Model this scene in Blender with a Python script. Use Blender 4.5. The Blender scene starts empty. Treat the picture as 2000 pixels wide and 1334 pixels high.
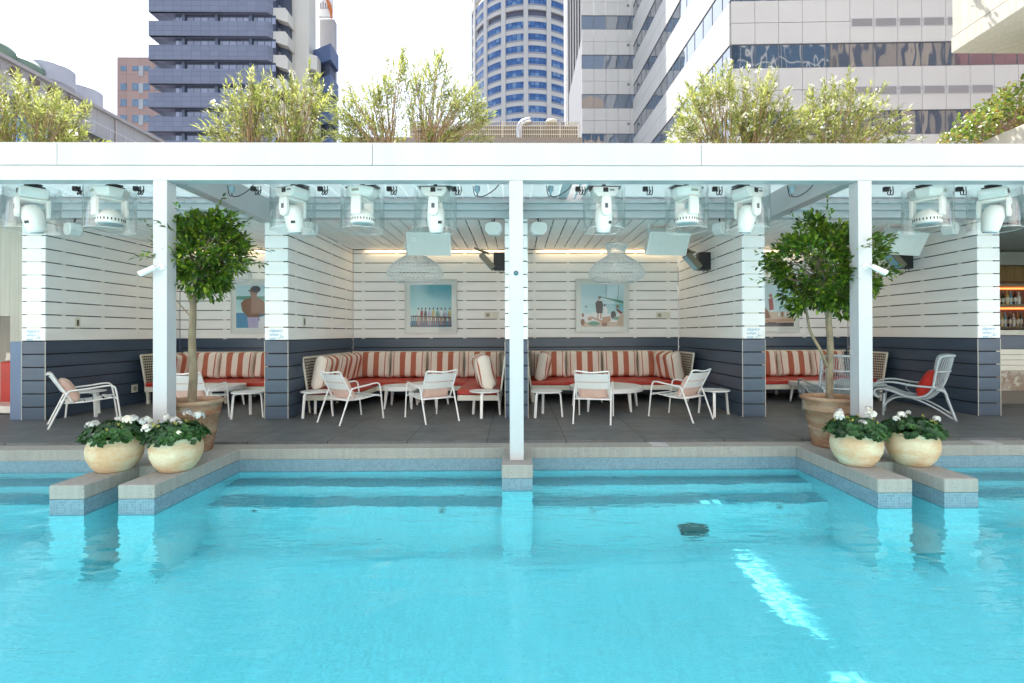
import bpy, math, random
from mathutils import Vector, Matrix
random.seed(7)
S = bpy.context.scene
COL = S.collection
R = math.radians

# ---------------------------------------------------------------- camera
cam = bpy.data.cameras.new("camera"); camo = bpy.data.objects.new("camera", cam); COL.objects.link(camo)
cam.lens = 17.0; cam.sensor_width = 36.0; cam.sensor_fit = 'HORIZONTAL'
cam.shift_x = -0.0095; cam.shift_y = -0.0103
cam.clip_start = 0.05; cam.clip_end = 3000
rx, uy, fw = Vector((0.99993, -0.01108, -0.00274)), Vector((0.00269, -0.00476, 0.99999)), Vector((0.01109, 0.99993, 0.00473))
camo.matrix_world = Matrix(((rx[0], uy[0], -fw[0], 0), (rx[1], uy[1], -fw[1], 0), (rx[2], uy[2], -fw[2], 1.35), (0, 0, 0, 1)))
S.camera = camo
# ---------------------------------------------------------------- world and sun
SUN = Vector((-0.29, 0.50, 1.0)).normalized()
W = bpy.data.worlds.new("World"); S.world = W; W.use_nodes = True
wn = W.node_tree; bg = wn.nodes["Background"]
sky = wn.nodes.new("ShaderNodeTexSky"); sky.sky_type = 'NISHITA'; sky.sun_disc = False
sky.sun_elevation = math.asin(SUN.z); sky.sun_rotation = math.atan2(SUN.x, SUN.y)
sky.air_density = 1.0; sky.dust_density = 1.2; sky.ozone_density = 1.0
hs = wn.nodes.new('ShaderNodeHueSaturation'); hs.inputs['Saturation'].default_value = 0.6
wn.links.new(sky.outputs[0], hs.inputs['Color']); wn.links.new(hs.outputs[0], bg.inputs[0]); bg.inputs[1].default_value = 0.11
sl = bpy.data.lights.new("sun", 'SUN'); so = bpy.data.objects.new("sun", sl); COL.objects.link(so)
sl.cycles.is_caustics_light = True; sl.energy = 4.2; sl.angle = R(0.5); sl.color = (1.0, 0.95, 0.87)
so.rotation_euler = SUN.to_track_quat('Z', 'Y').to_euler()
S.view_settings.view_transform = 'Standard'; S.view_settings.look = 'None'
S.view_settings.exposure = 1.74; S.view_settings.gamma = 1.0
S.render.engine = 'CYCLES'
cy = S.cycles; cy.use_denoising = True
try: cy.denoiser = 'OPENIMAGEDENOISE'
except Exception: pass
cy.max_bounces = 10; cy.diffuse_bounces = 8; cy.glossy_bounces = 5; cy.transmission_bounces = 10; cy.transparent_max_bounces = 16
cy.sample_clamp_indirect = 8.0; cy.blur_glossy = 0.6

# ---------------------------------------------------------------- mesh helper
class MB:
    def __init__(s): s.v = []; s.f = []; s.m = []
    def add(s, vs, fs, m=0):
        o = len(s.v); s.v.extend([tuple(p) for p in vs])
        for f in fs: s.f.append(tuple(i + o for i in f)); s.m.append(m)
        return s
    def box(s, x0, x1, y0, y1, z0, z1, m=0, M=None):
        vs = [(x, y, z) for z in (z0, z1) for y in (y0, y1) for x in (x0, x1)]
        if M is not None: vs = [M @ Vector(p) for p in vs]
        return s.add(vs, [(0, 2, 3, 1), (4, 5, 7, 6), (0, 1, 5, 4), (2, 6, 7, 3), (0, 4, 6, 2), (1, 3, 7, 5)], m)
    def cbox(s, c, d, M=None, m=0):
        T = Matrix.Translation(Vector(c)) @ (M if M is not None else Matrix.Identity(4))
        return s.box(-d[0]/2, d[0]/2, -d[1]/2, d[1]/2, -d[2]/2, d[2]/2, m, T)
    def tube(s, pts, r, n=8, closed=False, m=0):
        P = [Vector(p) for p in pts]; k = len(P)
        if k < 2: return s
        rr = r if isinstance(r, (list, tuple)) else [r] * k
        up = None; vs = []
        for i in range(k):
            if closed: t = (P[(i+1) % k] - P[i-1])
            else: t = P[min(i+1, k-1)] - P[max(i-1, 0)]
            if t.length < 1e-9: t = Vector((0, 0, 1))
            t.normalize()
            if up is None:
                up = t.orthogonal().normalized()
            up = (up - t * up.dot(t))
            if up.length < 1e-6: up = t.orthogonal()
            up.normalize(); b = t.cross(up)
            for j in range(n):
                a = 2*math.pi*j/n
                vs.append(P[i] + (up*math.cos(a) + b*math.sin(a)) * rr[i])
        fs = []
        for i in range(k if closed else k-1):
            i2 = (i+1) % k
            for j in range(n):
                j2 = (j+1) % n
                fs.append((i*n+j, i*n+j2, i2*n+j2, i2*n+j))
        if not closed: fs.append(tuple(range(n-1, -1, -1))); fs.append(tuple((k-1)*n+j for j in range(n)))
        return s.add(vs, fs, m)
    def lathe(s, prof, n=24, c=(0, 0, 0), m=0, cap0=True, cap1=True, M=None, wob=0):
        vs = []; c = Vector(c)
        for q, (r_, z) in enumerate(prof):
            for j in range(n):
                a = 2*math.pi*j/n; w = 1 + wob*math.sin(2*a + q*0.15)
                p = Vector((r_*w*math.cos(a), r_*w*math.sin(a), z))
                if M is not None: p = M @ p
                vs.append(p + c)
        fs = []
        for i in range(len(prof)-1):
            for j in range(n):
                j2 = (j+1) % n; fs.append((i*n+j, i*n+j2, (i+1)*n+j2, (i+1)*n+j))
        if cap0: fs.append(tuple(range(n-1, -1, -1)))
        if cap1: fs.append(tuple((len(prof)-1)*n+j for j in range(n)))
        return s.add(vs, fs, m)
    def ell(s, c, r, n=10, m=0, M=None):
        vs = []; c = Vector(c)
        for i in range(1, n):
            t = math.pi*i/n
            for j in range(2*n):
                a = math.pi*j/n
                p = Vector((r[0]*math.sin(t)*math.cos(a), r[1]*math.sin(t)*math.sin(a), -r[2]*math.cos(t)))
                if M is not None: p = M @ p
                vs.append(p + c)
        k = 2*n
        lo = Vector((0, 0, -r[2])); hi = Vector((0, 0, r[2]))
        if M is not None: lo = M @ lo; hi = M @ hi
        vs += [lo + c, hi + c]; a0 = (n-1)*k
        fs = [(i*k+j, i*k+(j+1) % k, (i+1)*k+(j+1) % k, (i+1)*k+j) for i in range(n-2) for j in range(k)]
        fs += [(a0, (j+1) % k, j) for j in range(k)] + [(a0+1, (n-2)*k+j, (n-2)*k+(j+1) % k) for j in range(k)]
        return s.add(vs, fs, m)
    def poly(s, pts, m=0): return s.add(pts, [tuple(range(len(pts)))], m)
    def prism(s, pts, axis, a, b, m=0):
        # pts: 2-D outline in the two other axes; extruded from a to b along axis
        def mk(p, t):
            if axis == 0: return (t, p[0], p[1])
            if axis == 1: return (p[0], t, p[1])
            return (p[0], p[1], t)
        n = len(pts); vs = [mk(p, a) for p in pts] + [mk(p, b) for p in pts]
        fs = [tuple(range(n-1, -1, -1)), tuple(range(n, 2*n))] + [(i, (i+1) % n, n+(i+1) % n, n+i) for i in range(n)]
        return s.add(vs, fs, m)
    def build(s, name, mat, parent=None, smooth=False, bev=0, world=False, auto=None):
        me = bpy.data.meshes.new(name)
        v = s.v
        if world and parent is not None:
            L = Vector((0, 0, 0)); q = parent
            while q is not None: L += q.location; q = q.parent
            v = [(a-L.x, b-L.y, c-L.z) for a, b, c in v]
        me.from_pydata(v, [], s.f)
        for mm in (mat if isinstance(mat, (list, tuple)) else [mat]): me.materials.append(mm)
        if any(s.m): me.polygons.foreach_set('material_index', s.m)
        if smooth: me.polygons.foreach_set('use_smooth', [True]*len(s.f))
        me.update()
        o = bpy.data.objects.new(name, me); COL.objects.link(o)
        if parent is not None: o.parent = parent
        if smooth and auto:
            try: me.set_sharp_from_angle(angle=R(auto))
            except Exception: pass
        if bev:
            b = o.modifiers.new('bevel', 'BEVEL'); b.width = bev; b.segments = 2; b.limit_method = 'ANGLE'
        return o

def tag(o, label=None, cat=None, group=None, kind=None):
    if label: o['label'] = label
    if cat: o['category'] = cat
    if group: o['group'] = group
    if kind: o['kind'] = kind
    return o
def thing(name, loc, label, cat, group=None, rz=0):
    o = bpy.data.objects.new(name, None); COL.objects.link(o); o.empty_display_size = 0.1
    o.location = loc; o.rotation_euler = (0, 0, rz)
    return tag(o, label, cat, group)
def kids(o): return [c for c in bpy.data.objects if c.parent == o]
def copy_tree(o, parent=None):
    c = o.copy(); COL.objects.link(c); c.parent = parent
    for ch in kids(o): copy_tree(ch, c)
    return c
def again(o, loc, rz=None, label=None, group=None):
    c = copy_tree(o); c.location = loc
    if rz is not None: c.rotation_euler = (0, 0, rz)
    if label: c['label'] = label
    if group: c['group'] = group
    return c
def crv(pts, n=6):
    # Catmull-Rom through the points
    P = [Vector(p) for p in pts]; out = []
    for i in range(len(P)-1):
        a, b, c, d = P[max(i-1, 0)], P[i], P[i+1], P[min(i+2, len(P)-1)]
        for k in range(n):
            t = k/n
            out.append(0.5*((2*b) + (-a+c)*t + (2*a-5*b+4*c-d)*t*t + (-a+3*b-3*c+d)*t**3))
    out.append(P[-1]); return out
def RX(a): return Matrix.Rotation(R(a), 4, 'X')
def RY(a): return Matrix.Rotation(R(a), 4, 'Y')
def RZ(a): return Matrix.Rotation(R(a), 4, 'Z')

# ---------------------------------------------------------------- materials
def nt(name):
    m = bpy.data.materials.new(name); m.use_nodes = True
    t = m.node_tree; return m, t, t.nodes["Principled BSDF"]
def nd(t, ty, **k):
    n = t.nodes.new(ty)
    for a, b in k.items():
        if a.startswith('i_'): n.inputs[int(a[2:])].default_value = b
        else: setattr(n, a, b)
    return n
def math_(t, op, a, b=None, c=None):
    n = t.nodes.new("ShaderNodeMath"); n.operation = op
    for i, x in enumerate((a, b, c)):
        if x is None: continue
        if isinstance(x, (int, float)): n.inputs[i].default_value = x
        else: t.links.new(x, n.inputs[i])
    return n.outputs[0]
def mixc(t, fac, a, b, mode='MIX'):
    n = t.nodes.new("ShaderNodeMix"); n.data_type = 'RGBA'; n.blend_type = mode
    for i, x in ((0, fac), (6, a), (7, b)):
        if isinstance(x, (int, float)): n.inputs[i].default_value = x
        elif isinstance(x, (tuple, list)): n.inputs[i].default_value = (*x[:3], 1)
        else: t.links.new(x, n.inputs[i])
    return n.outputs[2]
def ramp(t, src, stops):
    n = t.nodes.new("ShaderNodeValToRGB"); e = n.color_ramp.elements
    while len(e) < len(stops): e.new(0.5)
    for q, (p, c) in zip(e, stops):
        q.position = p; q.color = (*c, 1) if len(c) == 3 else c
    t.links.new(src, n.inputs[0]); return n.outputs[0]
def noise(t, scale, detail=4, rough=0.55, vec=None, stretch=None, coord='Object'):
    tc = t.nodes.new("ShaderNodeTexCoord"); v = tc.outputs[coord] if vec is None else vec
    if stretch:
        mp = t.nodes.new("ShaderNodeMapping"); mp.inputs['Scale'].default_value = stretch
        t.links.new(v, mp.inputs[0]); v = mp.outputs[0]
    n = t.nodes.new("ShaderNodeTexNoise"); n.inputs['Scale'].default_value = scale
    n.inputs['Detail'].default_value = detail; n.inputs['Roughness'].default_value = rough
    t.links.new(v, n.inputs['Vector']); return n.outputs[0]
def bump(t, p, h, s=0.2, d=0.01):
    b = t.nodes.new("ShaderNodeBump"); b.inputs['Strength'].default_value = s; b.inputs['Distance'].default_value = d
    t.links.new(h, b.inputs['Height']); t.links.new(b.outputs[0], p.inputs['Normal'])
def P(name, col, rough=0.5, var=0.0, scale=3, bmp=0, bs=60, metal=0, spec=0.5, stretch=None, bd=0.003, emit=None, es=1):
    m, t, p = nt(name)
    p.inputs['Roughness'].default_value = rough; p.inputs['Metallic'].default_value = metal
    p.inputs['Specular IOR Level'].default_value = spec
    if var:
        n = noise(t, scale, 5, stretch=stretch)
        lo = tuple(c*(1-var) for c in col); hi = tuple(min(1, c*(1+var*0.6)) for c in col)
        c = ramp(t, n, [(0.3, lo), (0.7, hi)]); t.links.new(c, p.inputs['Base Color'])
    else: p.inputs['Base Color'].default_value = (*col, 1)
    if bmp: bump(t, p, noise(t, bs, 3, stretch=stretch), bmp, bd)
    if emit: p.inputs['Emission Color'].default_value = (*emit, 1); p.inputs['Emission Strength'].default_value = es
    return m
def concrete(name, col, pits=1.0, boards=False, rough=0.8):
    m, t, p = nt(name); p.inputs['Roughness'].default_value = rough; p.inputs['Specular IOR Level'].default_value = 0.25
    big = noise(t, 1.3, 5); c = ramp(t, big, [(0.3, tuple(x*0.80 for x in col)), (0.7, tuple(min(1, x*1.12) for x in col))])
    fine = noise(t, 90, 3, 0.7); c = mixc(t, 0.5, c, ramp(t, fine, [(0.35, tuple(x*0.7 for x in col)), (0.65, tuple(min(1, x*1.25) for x in col))]))
    streak = noise(t, 3, 4, stretch=(6, 6, 0.35)); c = mixc(t, 0.35, c, ramp(t, streak, [(0.35, tuple(x*0.66 for x in col)), (0.6, col)]))
    vo = nd(t, "ShaderNodeTexVoronoi"); vo.inputs['Scale'].default_value = 34
    tc = nd(t, "ShaderNodeTexCoord"); t.links.new(tc.outputs['Object'], vo.inputs['Vector'])
    gate = math_(t, 'GREATER_THAN', noise(t, 25, 1), 0.57)
    pit = math_(t, 'MULTIPLY', math_(t, 'LESS_THAN', vo.outputs[0], 0.16), gate)
    pit = math_(t, 'MULTIPLY', pit, pits)
    c = mixc(t, pit, c, tuple(x*0.25 for x in col))
    h = math_(t, 'SUBTRACT', fine, math_(t, 'MULTIPLY', pit, 2.0))
    if boards:
        sx = nd(t, "ShaderNodeSeparateXYZ"); t.links.new(tc.outputs['Object'], sx.inputs[0])
        xy = math_(t, 'ADD', sx.outputs[0], sx.outputs[1])
        fr = math_(t, 'FRACT', math_(t, 'MULTIPLY', xy, 1/0.14))
        ln = math_(t, 'LESS_THAN', fr, 0.05)
        c = mixc(t, math_(t, 'MULTIPLY', ln, 0.5), c, tuple(x*0.55 for x in col))
        wn_ = nd(t, "ShaderNodeTexWhiteNoise", noise_dimensions='1D'); t.links.new(math_(t, 'FLOOR', math_(t, 'MULTIPLY', xy, 1/0.14)), wn_.inputs['W'])
        c = mixc(t, math_(t, 'MULTIPLY', wn_.outputs[0], 0.22), c, tuple(x*0.6 for x in col))
        h = math_(t, 'SUBTRACT', h, math_(t, 'MULTIPLY', ln, 2))
    t.links.new(c, p.inputs['Base Color']); bump(t, p, h, 0.35, 0.004); return m
def grid_mat(name, col, line, s=0.025, w=0.10, rough=0.25, var=0.25, off=(0, 0, 0), spec=0.5, bumpy=0.2, extra=None, sxyz=None):
    # square tiling on any axis-aligned face, from object coordinates
    m, t, p = nt(name); p.inputs['Roughness'].default_value = rough; p.inputs['Specular IOR Level'].default_value = spec
    tc = nd(t, "ShaderNodeTexCoord"); g = nd(t, "ShaderNodeNewGeometry")
    a = nd(t, "ShaderNodeVectorMath", operation='ABSOLUTE'); t.links.new(g.outputs['True Normal'], a.inputs[0])
    sp = nd(t, "ShaderNodeSeparateXYZ"); t.links.new(tc.outputs['Object'], sp.inputs[0])
    sn = nd(t, "ShaderNodeSeparateXYZ"); t.links.new(a.outputs[0], sn.inputs[0])
    tot = None; cells = []
    for k in range(3):
        sk = sxyz[k] if sxyz else s
        q = math_(t, 'DIVIDE', math_(t, 'SUBTRACT', sp.outputs[k], off[k] - 0.0007), sk)
        ln = math_(t, 'LESS_THAN', math_(t, 'FRACT', q), w if not sxyz else w*s/sk)
        ln = math_(t, 'MULTIPLY', ln, math_(t, 'LESS_THAN', sn.outputs[k], 0.5))
        tot = ln if tot is None else math_(t, 'MAXIMUM', tot, ln); cells.append(math_(t, 'FLOOR', q))
    cb = nd(t, "ShaderNodeCombineXYZ")
    for k in range(3): t.links.new(cells[k], cb.inputs[k])
    wn_ = nd(t, "ShaderNodeTexWhiteNoise", noise_dimensions='3D'); t.links.new(cb.outputs[0], wn_.inputs[0])
    base = ramp(t, wn_.outputs[0], [(0.0, tuple(c*(1-var) for c in col)), (1.0, tuple(min(1, c*(1+var)) for c in col))])
    if extra:
        n1 = noise(t, extra[0], 5, 0.65); base = mixc(t, extra[1], base, ramp(t, n1, [(0.32, tuple(c*0.55 for c in col)), (0.68, tuple(min(1, c*1.5) for c in col))]))
    c = mixc(t, tot, base, line); t.links.new(c, p.inputs['Base Color'])
    if bumpy:
        inv = math_(t, 'SUBTRACT', 1.0, tot)
        if extra: inv = math_(t, 'ADD', inv, math_(t, 'MULTIPLY', noise(t, 120, 3), 0.5))
        bump(t, p, inv, bumpy, 0.002)
    return m
def leafmat(name, cols, rough=0.45, trans=0.35, tcol=None, nsc=5.0):
    m, t, p = nt(name); g = nd(t, "ShaderNodeNewGeometry")
    k = len(cols); c = ramp(t, g.outputs['Random Per Island'], [(i/(k-1), cols[i]) for i in range(k)])
    tone = ramp(t, noise(t, nsc, 2), [(0.36, (0.55, 0.55, 0.55)), (0.50, (0.95, 0.95, 0.9)), (0.66, (1.5, 1.4, 1.2))]); c = mixc(t, 1.0, c, tone, 'MULTIPLY')
    t.links.new(c, p.inputs['Base Color']); p.inputs['Roughness'].default_value = rough
    tr = nd(t, "ShaderNodeBsdfTranslucent")
    c2 = mixc(t, 0.5, c, tcol or tuple(min(1, x*2.2) for x in cols[-1])); t.links.new(c2, tr.inputs[0])
    mx = nd(t, "ShaderNodeMixShader"); mx.inputs[0].default_value = trans
    t.links.new(p.outputs[0], mx.inputs[1]); t.links.new(tr.outputs[0], mx.inputs[2])
    t.links.new(mx.outputs[0], t.nodes["Material Output"].inputs[0]); return m

white = P("white_paint", (0.515, 0.52, 0.53), 0.35, 0.08, 1.6, stretch=(1, 1, 0.3))
fwhite = P("furniture_white", (0.80, 0.80, 0.79), 0.38, 0.03, 6)
whited = P("white_board_paint", (0.90, 0.895, 0.88), 0.42, 0.05, 1.5, 0.05, 40, stretch=(1, 1, 4))
navy = P("navy_board_paint", (0.058, 0.088, 0.134), 0.30, 0.16, 1.2, 0.06, 30, stretch=(1, 1, 5))
dark = P("dark_gap", (0.012, 0.012, 0.013), 0.8)
black = P("black_plastic", (0.015, 0.016, 0.018), 0.4)
steel = P("brushed_steel", (0.55, 0.55, 0.55), 0.3, 0.05, 10, metal=1)
cream = P("cream_powder_coat", (0.74, 0.71, 0.62), 0.45, 0.05, 4)
red = P("red_vinyl", (0.50, 0.030, 0.014), 0.38, 0.18, 3, 0.25, 9, bd=0.01)
redf = P("red_fabric", (0.48, 0.022, 0.012), 0.8, 0.15, 6, 0.3, 200)
pink = P("pink_linen", (0.72, 0.50, 0.42), 0.9, 0.08, 7, 0.4, 220)
offw = P("natural_canvas", (0.74, 0.69, 0.60), 0.9, 0.06, 6, 0.4, 200)
greyrat = P("grey_blue_lacquer", (0.40, 0.45, 0.48), 0.45, 0.12, 20)
whitew = P("white_wicker", (0.72, 0.75, 0.75), 0.5, 0.08, 20)
terra = None
def pot_mat(name, a, b, c_, sc=3.0):
    m, t, p = nt(name); p.inputs['Roughness'].default_value = 0.8; p.inputs['Specular IOR Level'].default_value = 0.2
    n1 = noise(t, sc, 6, 0.6, stretch=(1, 1, 3.2)); c = ramp(t, n1, [(0.32, b), (0.52, a), (0.70, c_)])
    n2 = noise(t, sc*0.6, 3, 0.5, stretch=(1.3, 1.3, 0.8)); c = mixc(t, ramp(t, n2, [(0.50, (0, 0, 0)), (0.66, (0.6, 0.6, 0.6))]), c, b)
    n3 = noise(t, 40, 3); c = mixc(t, 0.15, c, ramp(t, n3, [(0.4, b), (0.6, c_)]))
    t.links.new(c, p.inputs['Base Color']); bump(t, p, noise(t, 12, 5, stretch=(1, 1, 9)), 0.25, 0.006); return m
terra = pot_mat("terracotta", (0.36, 0.235, 0.15), (0.24, 0.095, 0.048), (0.46, 0.37, 0.26))
bowlm = pot_mat("pale_clay", (0.68, 0.57, 0.39), (0.60, 0.35, 0.18), (0.74, 0.67, 0.50), 3.6)
soil = P("soil", (0.035, 0.022, 0.014), 0.95, 0.4, 40, 0.6, 60, bd=0.02)
bark = P("pale_bark", (0.27, 0.215, 0.14), 0.85, 0.45, 9, 0.5, 30, stretch=(1, 1, 0.6), bd=0.01)
twig = P("brown_twig", (0.30, 0.20, 0.11), 0.8, 0.3, 10)
glass = bpy.data.materials.new("clear_acrylic"); glass.use_nodes = True
_t = glass.node_tree; _t.nodes.remove(_t.nodes["Principled BSDF"])
_tr = nd(_t, "ShaderNodeBsdfTransparent"); _tr.inputs[0].default_value = (0.93, 0.97, 0.965, 1)
_gl = nd(_t, "ShaderNodeBsdfGlossy"); _gl.inputs['Roughness'].default_value = 0.03
_lw = nd(_t, "ShaderNodeLayerWeight"); _lw.inputs[0].default_value = 0.35
_m = nd(_t, "ShaderNodeMixShader"); _t.links.new(math_(_t, 'MULTIPLY', _lw.outputs['Facing'], 0.8), _m.inputs[0])
_t.links.new(_tr.outputs[0], _m.inputs[1]); _t.links.new(_gl.outputs[0], _m.inputs[2]); _t.links.new(_m.outputs[0], _t.nodes["Material Output"].inputs[0])
lensm = P("lens_glass", (0.35, 0.42, 0.45), 0.05, spec=0.9)
conc = concrete("aggregate_concrete", (0.37, 0.36, 0.325))
concb = concrete("board_marked_concrete", (0.50, 0.465, 0.40), 0.5, True)
tile = grid_mat("blue_mosaic", (0.17, 0.28, 0.34), (0.27, 0.38, 0.43), 0.025, 0.09, 0.2, 0.14)
tilef = grid_mat("pale_aqua_mosaic", (0.53, 0.71, 0.75), (0.60, 0.76, 0.79), 0.025, 0.09, 0.3, 0.10)
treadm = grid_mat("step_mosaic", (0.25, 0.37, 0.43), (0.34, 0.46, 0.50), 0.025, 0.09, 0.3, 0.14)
deckm = grid_mat("dark_stone_paving", (0.115, 0.121, 0.126), (0.025, 0.025, 0.025), 1.0, 0.012, 0.5, 0.14, (0.62, 6.66, 0), 0.4, 0.3, (3.2, 0.5))

def stripes(name):
    m, t, p = nt(name); p.inputs['Roughness'].default_value = 0.9; p.inputs['Specular IOR Level'].default_value = 0.1
    tc = nd(t, "ShaderNodeTexCoord"); sp = nd(t, "ShaderNodeSeparateXYZ"); t.links.new(tc.outputs['Object'], sp.inputs[0])
    x = math_(t, 'ADD', sp.outputs[0], math_(t, 'MULTIPLY', math_(t, 'SUBTRACT', noise(t, 3, 2), 0.5), 0.02))
    fr = math_(t, 'FRACT', math_(t, 'ADD', math_(t, 'DIVIDE', x, 0.232), 0.5 + 0.245))
    s_ = math_(t, 'LESS_THAN', fr, 0.49); s_ = math_(t, 'MULTIPLY', s_, math_(t, 'LESS_THAN', math_(t, 'ABSOLUTE', x), 0.31))
    w = noise(t, 160, 2, stretch=(1, 1, 0.1))
    a = mixc(t, w, (0.40, 0.125, 0.075), (0.50, 0.185, 0.12)); b = mixc(t, w, (0.72, 0.63, 0.54), (0.82, 0.75, 0.67))
    t.links.new(mixc(t, s_, b, a), p.inputs['Base Color']); bump(t, p, noise(t, 7, 4), 0.5, 0.03); return m
stripe = stripes("striped_canvas")

# ================================================================ SETTING: pool, deck, cabana
WZ = -0.30          # water level
tag(MB().box(-16, 16, 5.86, 6.10, -3.0, -0.0301).box(-16, 16, 5.84, 6.10, -0.16, -0.03).build("pool_edge", conc, bev=0.006), kind='structure')
tag(MB().box(-16, 16, 5.845, 5.859, -0.34, -0.1605).build("pool_wall", tile), kind='structure')
tag(MB().box(-16, 16, 5.54, 5.8449, -1.95, -0.61).box(-16, 16, 5.24, 5.5399, -1.95, -0.94).build("pool_steps", tilef), kind='structure')
tag(MB().box(-12.3, 12.3, 0.5, 5.24, -2.1, -1.92).box(-12.3, -12, 0.5, 5.24, -1.92, -0.05).box(12, 12.3, 0.5, 5.24, -1.92, -0.05)
    .box(-12, 12, 0.4, 0.7, -1.92, -0.05).build("pool_floor", tilef), kind='structure')
tag(MB().box(-16, 16, 6.1002, 13.5, -0.4, 0.0).build("pool_deck", deckm), kind='structure')
tag(MB().box(-40, 40, -30, 0.65, -0.4, -0.03).box(-40, -12.3, 0.6501, 5.8, -0.4, -0.03).box(12.3, 40, 0.6501, 5.8, -0.4, -0.03).build("terrace", concrete("pale_terrace_stone", (0.58, 0.575, 0.56), 0.3)), kind='structure')  # unseen terrace, brought forward and paled to bounce neutral light into the cabana
tag(MB().box(-900, 900, -400, 1500, -3.6, -3.2).build("ground", P("asphalt", (0.06, 0.06, 0.06), 0.9, 0.2)), kind='structure')

tag(MB().box(-16, 16, 5.8455, 5.859, -1.0, -0.3405).build("pool_wall_lower", tilef), kind='structure')
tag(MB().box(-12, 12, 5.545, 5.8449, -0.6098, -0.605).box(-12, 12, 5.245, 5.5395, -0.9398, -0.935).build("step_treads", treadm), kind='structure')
# water: refracting surface over an absorbing body
wm = bpy.data.materials.new("pool_water"); wm.use_nodes = True; t = wm.node_tree; t.nodes.remove(t.nodes["Principled BSDF"])
out = t.nodes["Material Output"]
rf = nd(t, "ShaderNodeBsdfRefraction"); rf.inputs['IOR'].default_value = 1.333; rf.inputs[0].default_value = (0.50, 0.935, 0.985, 1); rf.inputs['Roughness'].default_value = 0.0
trn = nd(t, "ShaderNodeBsdfTransparent")
gl = nd(t, "ShaderNodeBsdfGlossy"); gl.inputs['Roughness'].default_value = 0.015
fr = nd(t, "ShaderNodeFresnel"); fr.inputs[0].default_value = 1.333
n1 = noise(t, 1.1, 3, 0.5, stretch=(1.0, 2.0, 1)); n2 = noise(t, 5.5, 3, 0.55, stretch=(0.55, 1.7, 1)); n3 = noise(t, 17, 2, 0.5, stretch=(0.5, 1.7, 1))
amp = ramp(t, noise(t, 0.33, 2), [(0.40, (0.14,)*3), (0.62, (1, 1, 1))])
h = math_(t, 'ADD', math_(t, 'MULTIPLY', n1, 1.1), math_(t, 'MULTIPLY', math_(t, 'ADD', math_(t, 'MULTIPLY', n2, 0.62), math_(t, 'MULTIPLY', n3, 0.13)), amp))
bp = nd(t, "ShaderNodeBump"); bp.inputs['Strength'].default_value = 1.0; bp.inputs['Distance'].default_value = 0.034
t.links.new(h, bp.inputs['Height'])
for q in (rf, gl, fr): t.links.new(bp.outputs[0], q.inputs['Normal'])
m1 = nd(t, "ShaderNodeMixShader"); m1.inputs[0].default_value = 0.0; t.links.new(rf.outputs[0], m1.inputs[1]); t.links.new(trn.outputs[0], m1.inputs[2])
m2 = nd(t, "ShaderNodeMixShader"); t.links.new(fr.outputs[0], m2.inputs[0]); t.links.new(m1.outputs[0], m2.inputs[1]); t.links.new(gl.outputs[0], m2.inputs[2])
t.links.new(m2.outputs[0], out.inputs[0])
wb = MB(); X0, X1, YA, YB, ZB = -12.1, 12.1, 0.6, 5.85, -2.02     # every face has its own corners, so smooth shading keeps it flat
c8 = [(x, y, z) for z in (ZB, WZ) for y in (YA, YB) for x in (X0, X1)]
for f_ in ((0, 2, 3, 1), (4, 5, 7, 6), (0, 1, 5, 4), (2, 6, 7, 3), (0, 4, 6, 2), (1, 3, 7, 5)): wb.poly([c8[i] for i in f_])
water = tag(wb.build("water", wm, smooth=True), kind='structure')
water.cycles.is_caustics_caster = True
for q_ in bpy.data.objects:
    if q_.name.split('.')[0] in ("pool_floor", "pool_steps", "pool_wall", "step_treads"): q_.cycles.is_caustics_receiver = True

# concrete beams reaching into the pool, each with a mosaic flank below the waterline
def beam(x0, x1, y0, y1, label, name="concrete_beam", yb=None):
    r = thing(name, ((x0+x1)/2, y0, 0), label, "concrete beam", "concrete beams reaching into the pool")
    MB().box(x0, x1, y0, 5.8395, -0.162, -0.03).build("coping", conc, r, world=True, bev=0.012)
    MB().box(x0+0.004, x1-0.004, y0+0.004, 5.8448, -0.34, -0.1625).build("mosaic_band", tile, r, world=True)
    MB().box(x0+0.0045, x1-0.0045, y0+0.0045, 5.8448, -2.0, -0.3402).build("mosaic_facing", tilef, r, world=True)
    return r
beam(-4.28, -3.96, 4.475, 0, "leftmost concrete beam over the water, under the farthest left clay bowl")
beam(-3.655, -3.32, 4.475, 0, "concrete beam under the clay bowl beside the left terracotta tree pot")
beam(3.39, 3.72, 4.51, 0, "concrete beam under the clay bowl beside the right terracotta tree pot")
beam(4.02, 4.35, 4.51, 0, "rightmost concrete beam over the water, under the farthest right clay bowl")
def pier(x0, x1, y0, lab):
    r = thing("concrete_pier", ((x0+x1)/2, y0, 0), lab, "concrete pier")
    MB().box(x0, x1, y0, 5.8395, -0.175, -0.032).build("coping", conc, r, world=True, bev=0.008)
    MB().box(x0+0.004, x1-0.004, y0+0.004, 5.8448, -0.34, -0.1755).build("mosaic_band", tile, r, world=True)
    MB().box(x0+0.0045, x1-0.0045, y0+0.0045, 5.8448, -2.0, -0.3402).build("mosaic_facing", tilef, r, world=True)
pier(-0.158, 0.17, 5.08, "short concrete pier in the water carrying the middle white post")
pier(-3.9597, -3.6553, 5.12, "concrete block between the two left pool beams")
pier(3.7203, 4.0197, 5.12, "concrete block between the two right pool beams")

# deck plates
for x, lab in ((1.66, "white depth sign plate on the pool edge near the middle post"), (5.74, "white depth sign plate on the pool edge near the right clay bowls")):
    d = 0.2 if x < 3 else 0.24
    q = thing("deck_plate", (x, 5.88, -0.03), lab, "sign plate", "white plates set on the pool edge")
    MB().prism([(0, 0), (d, 0), (d, 0.19), (0, 0.20)], 2, 0.0005, 0.005).build("plate", white, q)

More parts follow.
